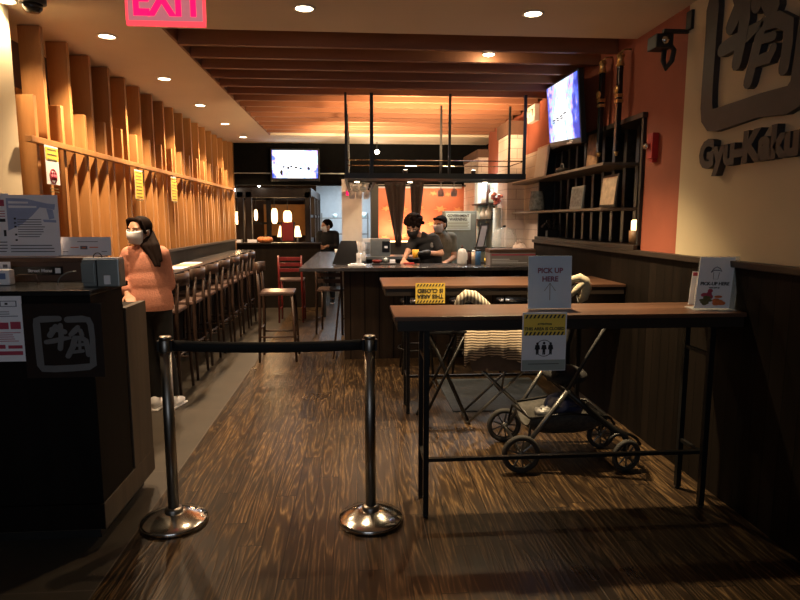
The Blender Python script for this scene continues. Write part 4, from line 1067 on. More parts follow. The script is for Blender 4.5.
# wall shelves with bottles at right of the cooler
def wshelf(py, label):
    p = AX(495, py, 1.95)
    o = obj('wall_shelf', B().box(-.29, .0, -.50, .50, -.02, .0, .003), 'black', loc=(2.05, 8.55, p.z)); tag(o, label, 'shelf', 'dark shelves behind the bar'); return p.z
z1 = wshelf(203, 'dark wall shelf behind the bar, upper'); z2 = wshelf(219, 'dark wall shelf behind the bar, lower')
struct('wall_bar_panel', B().box(2.005, 2.051, 7.76, 9.29, 0, 2.2), 'coolwhite', 'cool white wall panel behind the bottle shelves')
def bottle(x, y, z, m, h, label, r=.035, cat='bottle', name='bottle', g='bottles on the bar shelves'):
    t = thing(name, label, cat, (x, y, z + .001), group=g)
    obj('body', B().lathe([(0, 0), (r, 0), (r, h * .55), (r * .4, h * .75), (r * .35, h * .95), (0, h * .95)], n=16), m, t)
    obj('cap', B().lathe([(0, h * .95), (r * .42, h * .95), (r * .42, h), (0, h)], n=12), 'black' if m == 'white' else 'whitepaint', t); return t
bottle(1.87, 8.70, z2, 'whitepaint', .17, 'white bottle on the lower bar shelf, left of the pair', .055)
bottle(1.87, 8.38, z2, 'whitepaint', .195, 'taller white bottle on the lower bar shelf, right of the pair', .05)
bottle(1.89, 8.15, z2, 'blackgloss', .18, 'dark bottle beside the white pair on the lower shelf')
bottle(1.88, 8.95, z2, 'coolwhite', .15, 'pale blue bottle at the far end of the lower bar shelf')
bottle(1.88, 8.70, z1, 'whitepaint', .22, 'white bottle at the left on the upper bar shelf', .05)
bottle(1.88, 8.45, z1, 'brown', .27, 'brown bottle in the middle of the upper bar shelf')
bottle(1.88, 8.22, z1, 'coolwhite', .20, 'pale bottle near the pillar on the upper bar shelf', .05)
a = AY(478, 240, 9.0); c = AY(487, 184, 9.0)
t = thing('cabinet', 'cool white tall cabinet beside the grey cooler', 'cabinet', ((a.x + c.x) / 2, 9.22, 0))
obj('body', B().box(-.09, .05, -.28, -.05, 0, 2.16), 'coolwhite', t); obj('door', B().box(-.085, .045, -.29, -.281, .1, 2.1, .003), 'coolwhite', t)
# flowers in front of pillar: tall vase column
p = AY(508, 245, 7.1)
t = thing('blossom_stand', 'tall pale plastic column with pink blossoms on top, by the pillar', 'flower stand', (1.78, 7.50, 0))
obj('column', B().cyl((0, 0, 0), (0, 0, 1.70), .055, .05, 20), 'coolwhite', t)
b = B()
for k in range(14): b.ell((rs.uniform(-.07, .07), rs.uniform(-.05, .05), 1.74 + rs.uniform(-.02, .13)), (.03, .03, .022), u=8, v=6)
obj('blossoms', b, 'pinkglass', t)

# dark drapes on the orange wall
def drape(px0, px1, px2, px3, label, Y):
    a = AY(px0, 182, Y); b_ = AY(px1, 182, Y); c = AY(px2, 246, Y); d = AY(px3, 246, Y)
    rows = []
    for i in range(9):
        f = i / 8; l = a.lerp(c, f); r = b_.lerp(d, f); row = []
        for j in range(13):
            g = j / 12; q = l.lerp(r, g); row.append((q.x, Y + .035 * math.sin(g * 14) * (1 - .4 * f), q.z))
        rows.append(row)
    o = obj('curtain', B().sheet(rows), 'drape'); thick(o, .006); return tag(o, label, 'curtain', 'curtains behind the bar')
M['drape'] = mat('brown_sheer_drape', (.020, .010, .008), .8, var=.3, scale=30)
drape(384, 406, 396, 401, 'dark brown tapered curtain left, in front of orange wall', 10.35)
drape(410, 424, 413, 417, 'dark brown tapered curtain behind the bartender', 10.35)
struct('trim_11', B().cyl((.36, 10.35, 2.13), (1.9, 10.35, 2.13), .012), 'black', 'curtain rod behind the bar')
# light trough at the base of the orange wall
t = thing('light_trough', 'glowing light trough at the foot of the orange wall', 'light', (1.0, 10.45, 1.12))
obj('tube', B().cyl((-.6, .05, .05), (.62, .05, .05), .02), 'ledorange', t)
obj('tray', B().box(-.65, .65, 0, .12, 0, .02).box(-.65, .65, -.01, 0, 0, .05), 'black', t)
obj('stand', B().box(-.65, .65, .0, .10, -1.12, 0), 'black', t)

# ------------------------------------------------------------------ hanging rack over the bar
t = thing('hanging_rack', 'black steel glass rack hanging from the beams above the bar', 'rack', (.85, 6.6, 2.0))
RX = (-.085, .178, .985, 1.775); y0, y1 = 6.32, 6.95; zb = 1.985; zt = ZC - .02
wp_ = {0: .012, 1: .018, 2: .013, 3: .015}
for i, x in enumerate(RX):
    w = wp_[i]; part('upright', B().box(x - w, x + w, y0 - .012, y0 + .012, zb, zt), 'blacksteel', t)
for x in (RX[0], RX[2], RX[3]):
    part('upright', B().box(x - .012, x + .012, y1 - .012, y1 + .012, zb, zt), 'blacksteel', t)
for k, y in enumerate((7.6, 8.3, 9.0, 9.6)):
    part('upright', B().box(RX[0] - .012, RX[0] + .012, y - .012, y + .012, zb, zt), 'blacksteel', t)
    part('cross_bar', B().box(RX[0], RX[0] + .30, y - .01, y + .01, zb, zb + .03), 'blacksteel', t)
part('shelf_frame', B().box(RX[0] - .02, RX[3] + .02, y0 - .015, y0 + .01, zb - .01, zb + .045).box(RX[0] - .02, RX[3] + .02, y1 - .01, y1 + .015, zb - .01, zb + .045)
     .box(RX[0] - .02, RX[0] + .01, y0, 9.6, zb - .01, zb + .045).box(RX[3] - .01, RX[3] + .02, y0, y1, zb - .01, zb + .045).box(RX[0] + .30, RX[0] + .33, y1, 9.6, zb - .01, zb + .045), 'blacksteel', t)
part('shelf_board', B().box(RX[0], RX[3], y0, y1, zb + .0, zb + .018), 'black', t)
part('shelf_rail', B().cyl((RX[0], y0, zb + .175), (RX[3], y0, zb + .175), .006, n=8).cyl((RX[0], y1, zb + .175), (RX[3], y1, zb + .175), .006, n=8).cyl((RX[0], y0, zb + .175), (RX[0], 9.6, zb + .175), .006, n=8).cyl((RX[3], y0, zb + .175), (RX[3], y1, zb + .175), .006, n=8), 'chrome', t)
# track heads on the rack
def uplight(x, y, label):
    t = thing('rack_spotlight', label, 'spotlight', (x, y, zb + .05), group='spotlights on the rack')
    obj('head', B().cyl((0, 0, 0), (0, .01, .05), .022, .028, 14), 'black', t)
    obj('lens', B().cyl((0, .01, .05), (0, .0105, .053), .024, n=14), 'bulb', t)
uplight(.55, 6.62, 'small upward spotlight on the rack, left of the middle post')
uplight(1.3, 6.62, 'small upward spotlight on the rack, right of the middle post')
uplight(RX[0] + .15, 8.3, 'small upward spotlight on the far left arm of the rack')
lamp('SPOT', (RX[0] + .15, 8.35, zb + .25), 240, (1, .70, .40), .08, rot=(PI - .5, 0, -.25), spot=2.3, blend=.6)
# small downlights under the rack
for px, yy, lab in ((357, 6.65, 'small downlight under the left end of the rack'), (410, 6.65, 'small bright downlight under the rack above the bartender'), (485, 6.65, 'small downlight under the right end of the rack')):
    p = AY(px, 183, yy)
    t = thing('rack_downlight', lab, 'downlight', (p.x, yy, zb - .01), group='downlights under the rack')
    obj('ring', B().lathe([(0, 0), (.035, 0), (.035, -.012), (.028, -.014), (0, -.014)]), 'trimring', t)
    obj('lens', B().lathe([(0, -.014), (.026, -.0145), (.024, -.019), (0, -.020)]), 'lens', t)
    lamp('SPOT', (p.x, yy, zb - .04), 26, (1, .74, .52), .03, spot=2.4, blend=.6)
# wine glasses hanging upside down
def wineglass(x, y, z, label, m='glass', first=[None]):
    if first[0] is None or m != 'glass':
        t = thing('wine_glass', label, 'wine glass', (x, y, z), group='glasses hanging under the rack')
        obj('glass', B().lathe([(0, 0), (.032, 0), (.032, -.004), (.006, -.010), (.005, -.07), (.012, -.08), (.034, -.10), (.038, -.13), (.030, -.165), (.028, -.165), (.034, -.13), (.0, -.09)], n=16), m, t)
        if m == 'glass': first[0] = t
        return t
    return dup(first[0], (x, y, z), label=label)
wineglass(AY(441, 190, 6.7).x, 6.7, zb - .012, 'clear wine glass hanging under the rack, left of the hanging pair')
wineglass(AY(454, 190, 6.7).x, 6.7, zb - .012, 'clear wine glass hanging under the rack, right of the hanging pair')
i = 0
for Y in (7.2, 7.5, 7.8):
    for dx in (.05, .14, .23):
        names = {7.2: 'nearest', 7.5: 'middle', 7.8: 'farthest'}; c3 = {.05: 'left', .14: 'centre', .23: 'right'}
        wineglass(RX[0] + dx, Y, zb - .004, 'hanging wine glass in the %s row of the side rack, %s one' % (names[Y], c3[dx]))
t = thing('exit_light', 'tiny red exit light glowing by the white column', 'exit light', (AY(348, 193, 9.7).x, 9.7, AY(348, 193, 9.7).z))
obj('lens', B().box(-.03, .04, -.02, .0, -.04, .03, .005), 'exit', t); obj('hanger', B().cyl((0, 0, .03), (0, .0, .35), .006), 'black', t)

# tiny lamps on the upper back bulkhead
for px, py, Y, lab in ((377, 152, 10.3, 'bright bulb against the black bulkhead, seen through the rack'),):
    p = AY(px, py, Y)
    t = thing('spot_bulb', lab, 'bulb', tuple(p)); obj('bulb', B().ell((0, 0, 0), (.035, .035, .035)), 'bulb', t); obj('stem', B().cyl((0, 0, .03), (0, 0, ZC - p.z), .006), 'black', t)
p = AZ(457, 146, ZC)
t = thing('dome_camera', 'small black dome camera on the far ceiling above the bar', 'camera', tuple(p))
obj('base', B().lathe([(.08, 0), (.08, -.03), (0, -.03)]), 'black', t); obj('dome', B().lathe([(.05, -.03), (.045, -.06), (0, -.08)]), 'blackgloss', t)
p = AX(536, 114, XR)
t = thing('emergency_light', 'white emergency light box on the orange wall beside the television', 'light', (XR, p.y, p.z))
obj('box', B().box(-.06, .001, -.14, .14, -.09, .09, .008), 'whitepaint', t)
obj('lamp_head', B().ell((-.07, -.06, .0), (.02, .04, .04)).ell((-.07, .06, .0), (.02, .04, .04)), 'whitepaint', t)

# ------------------------------------------------------------------ bar stools
def stool(loc, label, rz, group):
    """seat centre at origin, backrest towards +X"""
    t = thing('bar_stool', label, 'stool', loc, rz, group)
    obj('seat', B().box(-.19, .19, -.19, .19, .735, .775, .018), 'stoolseat', t)
    for sx in (-1, 1):
        for sy in (-1, 1):
            top = .735 if sx < 0 else 1.0
            p0 = Vector((sx * .20, sy * .20, 0)); p1 = Vector((sx * .165, sy * .165, .735)) if sx < 0 else Vector((.205, sy * .17, 1.01))
            if sx < 0: l = B().cyl(p0, p1, .013, .018, 10)
            else: l = B().tube([p0, (.185, sy * .18, .5), (.185, sy * .17, .74), p1], [.013, .018, .018, .014], 10)
            obj('leg', l, 'stoolwood', t)
    arc = [(.205 - .06 * (k / 4) ** 2 + .03, .215 * k / 4, 1.03) for k in range(-4, 5)]
    b = B()
    for zz in (0, 1): pass
    grid = [[(x, y, 1.00 + z) for x, y, _ in arc] for z in (-.02, .03, .085)]
    o = obj('backrest', b.sheet(grid), 'stoolwood', t); thick(o, .028, 0)
    for z, pr in ((.28, ((-1, -1), (1, -1))), (.28, ((-1, 1), (1, 1))), (.22, ((-1, -1), (-1, 1))), (.36, ((1, -1), (1, 1)))):
        f = 1 - .12 * z
        obj('stretcher', B().cyl((pr[0][0] * .195 * f, pr[0][1] * .197 * f, z), (pr[1][0] * .195 * f, pr[1][1] * .197 * f, z), .010, n=8), 'stoolwood', t)
    return t
sy = [5.45, 6.03, 6.62, 7.24, 7.85, 8.48, 9.08]
sl = ['nearest the woman in salmon', 'second from the woman in salmon', 'third from the woman in salmon', 'in the middle of the row', 'third from the far end', 'second from the far end', 'at the far end of the row']
st = stool((-1.74, sy[0], 0), 'dark wooden bar stool at the left counter, ' + sl[0], 0, 'bar stools along the left counter')
for y, l in list(zip(sy, sl))[1:]:
    dup(st, (-1.74, y, 0), 0, 'dark wooden bar stool at the left counter, ' + l)
t = dup(st, (-.86, 6.73, 0), PI + .02, 'dark wooden bar stool standing alone in the aisle'); del t['group']

# left counter
t = thing('wall_counter', 'long dark counter along the slat wall behind the bar stools', 'counter', (-1.97, 7.6, 0))
part('worktop', B().box(-2.04, -1.70, 5.12, 10.3, 1.02, 1.055, .004), 'bartop', t)
for y in (5.3, 6.6, 8.4, 10.1): part('bracket', B().box(-2.045, -1.76, y - .02, y + .02, .97, 1.02), 'black', t)
t = thing('paper_pile', 'loose white papers lying on the left wall counter', 'papers', (-1.87, 6.7, 1.056))
obj('sheet', B().box(-.11, .11, -.5, -.16, 0, .004), 'paper', t); obj('sheet', B().box(-.09, .12, -.10, .24, 0, .006), 'palear', t); obj('sheet', B().box(-.12, .08, .28, .5, 0, .004), 'paper', t)

# red chair and chairs near the bar
def chair(loc, label, rz, m, seat=.62, top=1.0):
    t = thing('dining_chair', label, 'chair', loc, rz)
    obj('seat', B().box(-.19, .19, -.19, .19, seat - .03, seat, .01), 'stoolseat', t)
    for sx in (-1, 1):
        obj('leg', B().cyl((sx * .18, -.18, 0), (sx * .165, -.165, seat - .03), .015, .018, 10), m, t)
        obj('leg', B().tube([(sx * .18, .20, 0), (sx * .17, .175, seat), (sx * .17, .22, top)], [.015, .018, .014], 10), m, t)
        obj('stretcher', B().cyl((sx * .175, -.175, .2), (sx * .175, .19, .2), .01, n=8), m, t)
    for k in range(3):
        z = top - .05 - k * .085
        obj('back_slat', B().box(-.165, .165, .20 - k * .012, .222 - k * .012, z - .025, z + .03, .005), m, t)
    return t
p = AY(285, 300, 8.9)
chair((-.98, 9.3, 0), 'red ladder back chair behind the lone bar stool', PI, 'redwood', .66, 1.02)
chair((-.33, 8.3, 0), 'dark ladder back chair pushed under the bar wing', PI * .95, 'stoolwood', .62, .95)
# black stools with curved backs at the bar
def bstool(loc, label):
    t = thing('bar_stool', label, 'stool', loc, 0, 'black stools at the bar front')
    obj('seat', B().lathe([(0, .70), (.17, .70), (.18, .72), (.17, .745), (0, .75)]), 'blackgloss', t)
    for k in range(4):
        a = PI / 4 + k * PI / 2; obj('leg', B().cyl((.22 * math.cos(a), .22 * math.sin(a), 0), (.13 * math.cos(a), .13 * math.sin(a), .70), .012, n=8), 'blacksteel', t)
    g = [[(.19 * math.sin(q), -.19 * math.cos(q), z - .02 * abs(q)) for q in [i * 1.25 / 6 for i in range(-6, 7)]] for z in (.90, .95, 1.0)]
    o = obj('backrest', B().sheet(g), 'blackgloss', t); thick(o, .012, 0)
    for s in (-1, 1): obj('back_post', B().cyl((s * .12, -.13, .70), (s * .13, -.145, .95), .009, n=8), 'blacksteel', t)
    obj('foot_ring', B().tube([(.19 * math.cos(a), .19 * math.sin(a), .25) for a in [2 * PI * k / 20 for k in range(21)]], .008, 6), 'blacksteel', t)
    return t
bs = bstool((.62, 6.05, 0), 'black curved back stool at the bar behind the yellow notice')
dup(bs, (1.13, 6.05, 0), 0, 'black curved back stool at the bar behind the white jug')
dup(bs, (1.62, 6.05, 0), 0, 'black curved back stool at the bar behind the blue sign')

# lattice side of the bar front, seen under the wing
t = thing('folded_rack', 'dark folded lattice rack leaning against the bar side', 'rack', (-.24, 6.9, 0))
b = B()
for k in range(6): b.cyl((-.02, -.25 + k * .09, 0), (.06, -.25 + k * .09, .72), .009, n=6)
for k in range(5): b.cyl((-.015 + k * .016, -.26, .06 + k * .15), (-.015 + k * .016, .21, .06 + k * .15), .008, n=6)
obj('lattice', b, 'stoolwood', t)

# ------------------------------------------------------------------ dining room beyond
def pendant(px, py, Y, label, r, h, m='shade', e=14):
    p = AY(px, py, Y)
    t = thing('pendant_lamp', label, 'pendant lamp', (p.x, Y, p.z), group='pendant lamps in the far dining room')
    obj('shade', B().lathe([(0, -h / 2), (r * .55, -h / 2), (r * .86, -h * .38), (r, -h * .15), (r, h * .15), (r * .86, h * .38), (r * .55, h / 2), (0, h / 2)], n=18), m, t)
    obj('cord', B().cyl((0, 0, h / 2), (0, 0, 2.55 - p.z), .006, n=6), 'black', t)
    lamp('POINT', (p.x, Y - r - .12, p.z - .05), e, (1, .62, .30), .1)
    return t
pendant(237.5, 218, 11.6, 'white oval lantern at far left of the dining room', .055, .24)
pendant(256, 215, 14.5, 'small slim lantern deep in the dining room', .04, .26)
pendant(274.5, 216, 11.8, 'slim white lantern left of the round one', .06, .29)
pendant(287.5, 217, 12.2, 'round glowing lantern above the menu stand', .085, .25)
def tlamp(px, label):
    p = AY(px, 235, 13.5)
    t = thing('table_lamp', label, 'table lamp', (p.x, 13.5, 1.0), group='small cone lamps')
    obj('base', B().lathe([(0, 0), (.05, 0), (.02, .04), (.015, .18), (0, .18)]), 'black', t)
    obj('lamp_shade', B().lathe([(.085, .18), (.09, .18), (.04, .42), (.03, .42)]), 'shade', t)
    tb = None
tlamp(281.5, 'small cone lamp left of the menu stand'); tlamp(297.5, 'small cone lamp right of the menu stand')
t = thing('dining_table', 'dark sideboard table under the cone lamps', 'table', (-1.6, 13.5, 0))
obj('top', B().box(-.8, .8, -.3, .3, .96, .999), 'black', t)
for sx in (-1, 1):
    for s2 in (-1, 1): obj('leg', B().box(sx * .75 - .02, sx * .75 + .02, s2 * .26 - .02, s2 * .26 + .02, 0, .96), 'black', t)
p = AY(288, 240, 10.78)
t = thing('menu_stand', 'brown upright menu board on the low partition', 'menu board', (p.x, 10.79, 1.156))
obj('board', B().box(-.10, .10, -.01, .01, .03, .36, .003), 'redwood', t)
for sx in (-.1075, .1075): obj('frame_side', B().box(sx - .0075, sx + .0075, -.012, .012, 0, .37), 'black', t)
p = AY(265, 240, 10.78)
t = thing('gourd', 'orange lobed gourd sitting on the low partition', 'gourd', (p.x, 10.79, 1.156))
b = B()
for k in range(8):
    a = k * PI / 4; b.ell((.075 * math.cos(a), .05 * math.sin(a), .05), (.065, .055, .052), u=12, v=8)
obj('body', b, 'pumpkin', t); obj('stem', B().cyl((0, 0, .09), (.01, 0, .13), .01, .007, 8), 'greenink', t)
for px, lab in ((252.5, 'white napkin stack on the low partition beside the gourd'), (237, 'white napkin stack at the left end of the low partition')):
    p = AY(px, 240, 10.78)
    t = thing('napkin_stack', lab, 'napkins', (p.x, 10.79, 1.156)); obj('napkins', B().box(-.08, .08, -.04, .04, 0, .05, .004), 'paper', t); obj('holder', B().box(-.085, -.08, -.045, .045, 0, .06).box(.08, .085, -.045, .045, 0, .06), 'steel', t)
# booth frame
t = thing('booth_frame', 'dark timber booth frame in the far dining room', 'booth frame', (-1.5, 12.5, 0))
ytop = 2.06
for px in (241, 249.5, 308):
    x = AY(px, 220, 11.4).x; part('post', B().box(x - .05, x + .05, 11.36, 11.46, 0, ytop), 'darkwood', t)
xr = AY(309, 220, 11.4).x
for Y in (12.4, 13.4, 14.3): part('post', B().box(xr - .05, xr + .05, Y - .05, Y + .05, 0, ytop), 'darkwood', t)
for x_, Y in ((-2.0, 14.3), (-2.6, 14.3)): part('post', B().box(x_ - .05, x_ + .05, Y - .05, Y + .05, 0, ytop), 'darkwood', t)
part('lintel', B().box(-3.2, xr + .05, 11.36, 11.46, ytop - .10, ytop + .08, .004), 'darkwood', t)
part('lintel', B().box(xr - .05, xr + .05, 11.46, 14.4, ytop - .06, ytop + .08, .004), 'darkwood', t)
part('lintel', B().box(-3.2, xr - .05, 14.25, 14.35, ytop - .06, ytop + .08, .004), 'darkwood', t)
part('low_panel', B().box(xr - .04, xr + .02, 11.47, 14.3, 0, 1.2), 'darkwood', t)
part('pane_rail', B().box(-2.4, -1.4, 14.28, 14.32, 1.45, 1.50).box(xr - .02, xr + .02, 11.46, 14.3, 1.60, 1.65), 'darkwood', t)
struct('window_1', B().box(-4.9, -4.0, 16.35, 16.39, .9, 2.0), 'kitchen', 'pale window in the far dining room')
# kitchen beyond the booth
t = thing('kitchen_shelf', 'steel kitchen shelving with pale dishes beyond the booth', 'shelving', (-.25, 13.6, 0))
for z in (.9, 1.25, 1.6): obj('shelf', B().box(-.5, .55, -.2, .2, z - .02, z), 'steel', t)
for sx in (-.48, .53): obj('post', B().box(sx - .015, sx + .015, -.2, -.17, 0, 1.7), 'steel', t)
b = B()
for k in range(9): b.lathe([(0, .001), (.04, .001), (.055, .07 + .05 * rs.random()), (0, .09)], c=(-.42 + k * .11, rs.uniform(-.08, .08), (.9, 1.25, 1.6)[k % 3]), n=12)
obj('dishes', b, 'coolwhite', t)
t = thing('kitchen_light', 'bluish white strip lamp over the far kitchen', 'light', (-.2, 13.2, 2.52)); obj('tube', B().box(-.5, .6, -.1, .1, -.03, .02, .005), 'shadeflush', t)
lamp('AREA', (-.1, 13.0, 2.45), 45, (.75, .88, 1), .6, rot=(0, 0, 0))
for px, py, Y, lab in ((259, 185, 11.2, 'tiny bright bulb hanging below the black bulkhead'), (234, 190, 11.2, 'tiny bright bulb at the left end below the bulkhead')):
    p = AY(px, py, Y)
    t = thing('spot_bulb', lab, 'bulb', tuple(p)); obj('bulb', B().ell((0, 0, 0), (.028, .028, .034)), 'bulb', t); obj('stem', B().cyl((0, 0, .03), (0, 0, 2.55 - p.z), .006, n=6), 'black', t)

# ------------------------------------------------------------------ people
def blob(name, prims, m, parent, vox=.007, cut=None, smooth=4):
    """tapered limbs and ellipsoids fused into one continuous surface"""
    b = B()
    for p in prims:
        if p[0] == 'cap':
            _, p0, p1, r0, r1 = p; p0 = Vector(p0); p1 = Vector(p1)
            b.cyl(p0, p1, r0, r1, 14); b.ell(p0, (r0, r0, r0), u=14, v=8); b.ell(p1, (r1, r1, r1), u=14, v=8)
        else: b.ell(p[1], p[2], rot=p[3] if len(p) > 3 else None, u=20, v=12)
    o = obj(name, b, m, parent)
    md = o.modifiers.new('r', 'REMESH'); md.mode = 'VOXEL'; md.voxel_size = vox; md.use_smooth_shade = True
    if smooth: s = o.modifiers.new('s', 'SMOOTH'); s.iterations = smooth; s.factor = .6
    bpy.context.view_layer.update(); dg = bpy.context.evaluated_depsgraph_get()
    me = bpy.data.meshes.new_from_object(o.evaluated_get(dg)); me.name = name
    o.modifiers.clear(); o.data = me
    if cut:
        bm = bmesh.new(); bm.from_mesh(me)
        for co_, no_ in cut:
            bmesh.ops.bisect_plane(bm, geom=bm.verts[:] + bm.edges[:] + bm.faces[:], plane_co=co_, plane_no=no_, clear_outer=True)
        bm.to_mesh(me); bm.free()
    if len(me.materials) == 0: me.materials.append(M[m])
    for p in me.polygons: p.use_smooth = True
    return o
def V(*a): return Vector(a)
def hand(wr, d, nrm, curl=.5, s=1):
    """palm, four unequal bent fingers and a thumb; d = pointing direction, nrm = back of the hand"""
    d = Vector(d).normalized(); nrm = Vector(nrm); nrm = (nrm - d * nrm.dot(d)).normalized(); sd = d.cross(nrm) * s
    wr = Vector(wr); out = [('cap', wr, wr + d * .02, .024, .026)]
    for k in range(4): out.append(('cap', wr + d * .015 + sd * (-.012 + .008 * k), wr + d * .08 + sd * (-.030 + .020 * k), .015, .012))
    for k, L in enumerate((.068, .078, .073, .056)):
        p0 = wr + d * .082 + sd * (-.030 + .020 * k); d1 = (d - nrm * curl * .6).normalized(); p1 = p0 + d1 * L * .45
        d2 = (d - nrm * curl * 1.6).normalized(); p2 = p1 + d2 * L * .33; d3 = (d * .6 - nrm * curl * 2).normalized(); p3 = p2 + d3 * L * .25
        out += [('cap', p0, p1, .0100, .0092), ('cap', p1, p2, .0090, .0084), ('cap', p2, p3, .0084, .0075)]
    q0 = wr + d * .025 - sd * .022; q1 = q0 + (d * .5 - sd * .7 - nrm * .3).normalized() * .045; q2 = q1 + (d - nrm * .5 * curl).normalized() * .035
    out += [('cap', q0, q1, .014, .011), ('cap', q1, q2, .0105, .009)]
    return out
def head_prims(c, R, s=1):
    P = lambda x, y, z: Vector(c) + R @ (Vector((x, y, z)) * s); r4 = R.to_4x4()
    return [('ell', P(0, .012, .025), (.074 * s, .092 * s, .085 * s), r4), ('ell', P(0, -.018, -.035), (.058 * s, .066 * s, .070 * s), r4), ('ell', P(0, -.045, -.085), (.030 * s, .030 * s, .024 * s), r4),
            ('cap', P(0, -.086, .012), P(0, -.102, -.022), .009 * s, .013 * s), ('ell', P(0, -.075, -.058), (.024 * s, .012 * s, .011 * s), r4),
            ('ell', P(.030, -.072, .030), (.020 * s, .012 * s, .009 * s), r4), ('ell', P(-.030, -.072, .030), (.020 * s, .012 * s, .009 * s), r4),
            ('ell', P(.075, .010, -.010), (.010 * s, .018 * s, .030 * s), r4), ('ell', P(-.075, .010, -.010), (.010 * s, .018 * s, .030 * s), r4)]
def head_extras(t, c, R, mask, s=1):
    P = lambda x, y, z: Vector(c) + R @ (Vector((x, y, z)) * s); r4 = R.to_4x4()
    for sx in (-1, 1):
        obj('eye', B().ell(P(sx * .030, -.082, .010), (.013 * s, .006 * s, .0065 * s), r4, 10, 6), 'white', t)
        obj('iris', B().ell(P(sx * .030, -.0875, .010), (.006 * s, .003 * s, .006 * s), r4, 10, 6), 'hair', t)
        obj('eyebrow', B().tube([P(sx * .014, -.088, .027), P(sx * .030, -.090, .033), P(sx * .048, -.078, .027)], .0035, 6), 'hair', t)
    g = []
    for i in range(9):
        v = i / 8; row = []
        for j in range(15):
            a = (j / 14 - .5) * 2.5; zz = .004 - .098 * v
            rr = .093 + .011 * math.exp(-((v - .35) / .3) ** 2) * math.exp(-(a / .5) ** 2) - .022 * max(0, v - .5) * 2
            row.append(P(.80 * rr * math.sin(a), -.012 - rr * math.cos(a) * 1.04, zz - .012 * (a / 1.25) ** 2 * (1 - 2 * v) * -1))
        g.append(row)
    o = obj('face_mask', B().sheet(g), mask, t); thick(o, .002)
    for sx in (-1, 1): obj('mask_loop', B().tube([P(sx * .070, -.030, -.005), P(sx * .080, -.005, .012), P(sx * .086, .018, .015), P(sx * .080, .022, -.02), P(sx * .068, -.03, -.05)], .0018, 5), mask, t)
def figure(label, loc, J, mats, head=(0, 0, 0), mask='mask_white', hands=None, w=1.0, sleeve=.55, hem=.84):
    """J: joints relative to loc. mats: top, trousers"""
    t = thing('person', label, 'person', loc)
    R = Matrix.Rotation(head[0], 3, 'Z') @ Matrix.Rotation(head[1], 3, 'X') @ Matrix.Rotation(head[2], 3, 'Y')
    j = {k: Vector(v) for k, v in J.items()}
    up = (j['chest'] - j['pelvis']).normalized(); tor = up.to_track_quat('Z', 'Y').to_matrix()
    sd = (j['shR'] - j['shL']).normalized(); bk = up.cross(sd).normalized(); tor = Matrix((sd, bk, bk.cross(sd) if False else sd.cross(bk))).transposed().to_4x4()
    def torso(k):
        mid = j['pelvis'].lerp(j['chest'], .5)
        return [('ell', j['pelvis'], (.155 * w + k, .105 * w + k, .12), tor), ('ell', mid, (.132 * w + k, .092 * w + k, .17), tor), ('ell', j['chest'], (.155 * w + k, .105 * w + k, .17), tor),
                ('cap', j['shL'].lerp(j['neck'], .12), j['shR'].lerp(j['neck'], .12), .052 + k, .052 + k), ('cap', j['chest'] + up * .10, j['neck'], .085 * w + k * .5, .048 + k * .3)]
    def arm(s, k, upto=1.0, fore=1.0):
        a, e, r = j['sh' + s], j['el' + s], j['wr' + s]
        o = [('cap', a, a.lerp(e, upto), .048 * w + k, (.048 - .012 * upto) * w + k)]
        if upto >= 1: o.append(('cap', e, e.lerp(r, fore), .036 * w + k, (.036 - .012 * fore) * w + k))
        return o
    def leg(s, k, fore=1):
        a, e, r = j['hip' + s], j['kn' + s], j['an' + s]
        return [('cap', a, e, .080 * w + k, .052 * w + k), ('cap', e, e.lerp(r, .35), .050 * w + k, .053 * w + k), ('cap', e.lerp(r, .35), r, .053 * w + k, .034 * w + k)]
    prims = torso(0) + arm('L', 0) + arm('R', 0) + leg('L', 0) + leg('R', 0) + [('cap', j['neck'] - up * .03, j['head'] + R @ V(0, .02, -.05), .046, .043)] + head_prims(j['head'], R)
    for s, hd in (hands or {}).items(): prims += hand(j['wr' + s], hd[0], hd[1], hd[2], 1 if s == 'R' else -1)
    for s in 'LR': prims.append(('cap', j['an' + s] + V(0, .03, -.05), j['an' + s] + V(0, -.0, -.06) + J_dir.get(label, V(0, -.14, 0)), .028, .024))
    blob('body', prims, 'skin', t, .0075, smooth=1)
    return t, j, R, torso, arm, leg, up
J_dir = {}
def shoe(t, a, d, m='white'):
    d = Vector(d).normalized(); c = Vector((a.x, a.y, 0)) ; mt = Matrix.Rotation(math.atan2(d.y, d.x), 4, 'Z')
    b = B(); b.ell((.04, 0, .036), (.115, .044, .038), u=18, v=10); b.ell((-.03, 0, .07), (.055, .042, .05), u=14, v=8)
    for v in b.bm.verts: v.co.z = max(v.co.z, .002)
    bmesh.ops.transform(b.bm, matrix=Matrix.Translation(c) @ mt, verts=b.bm.verts)
    s = obj('shoe', b, m, t)
    b = B(); b.box(-.08, .155, -.040, .040, .0, .016, .008); bmesh.ops.transform(b.bm, matrix=Matrix.Translation(c) @ mt, verts=b.bm.verts); obj('sole', b, 'white', s)

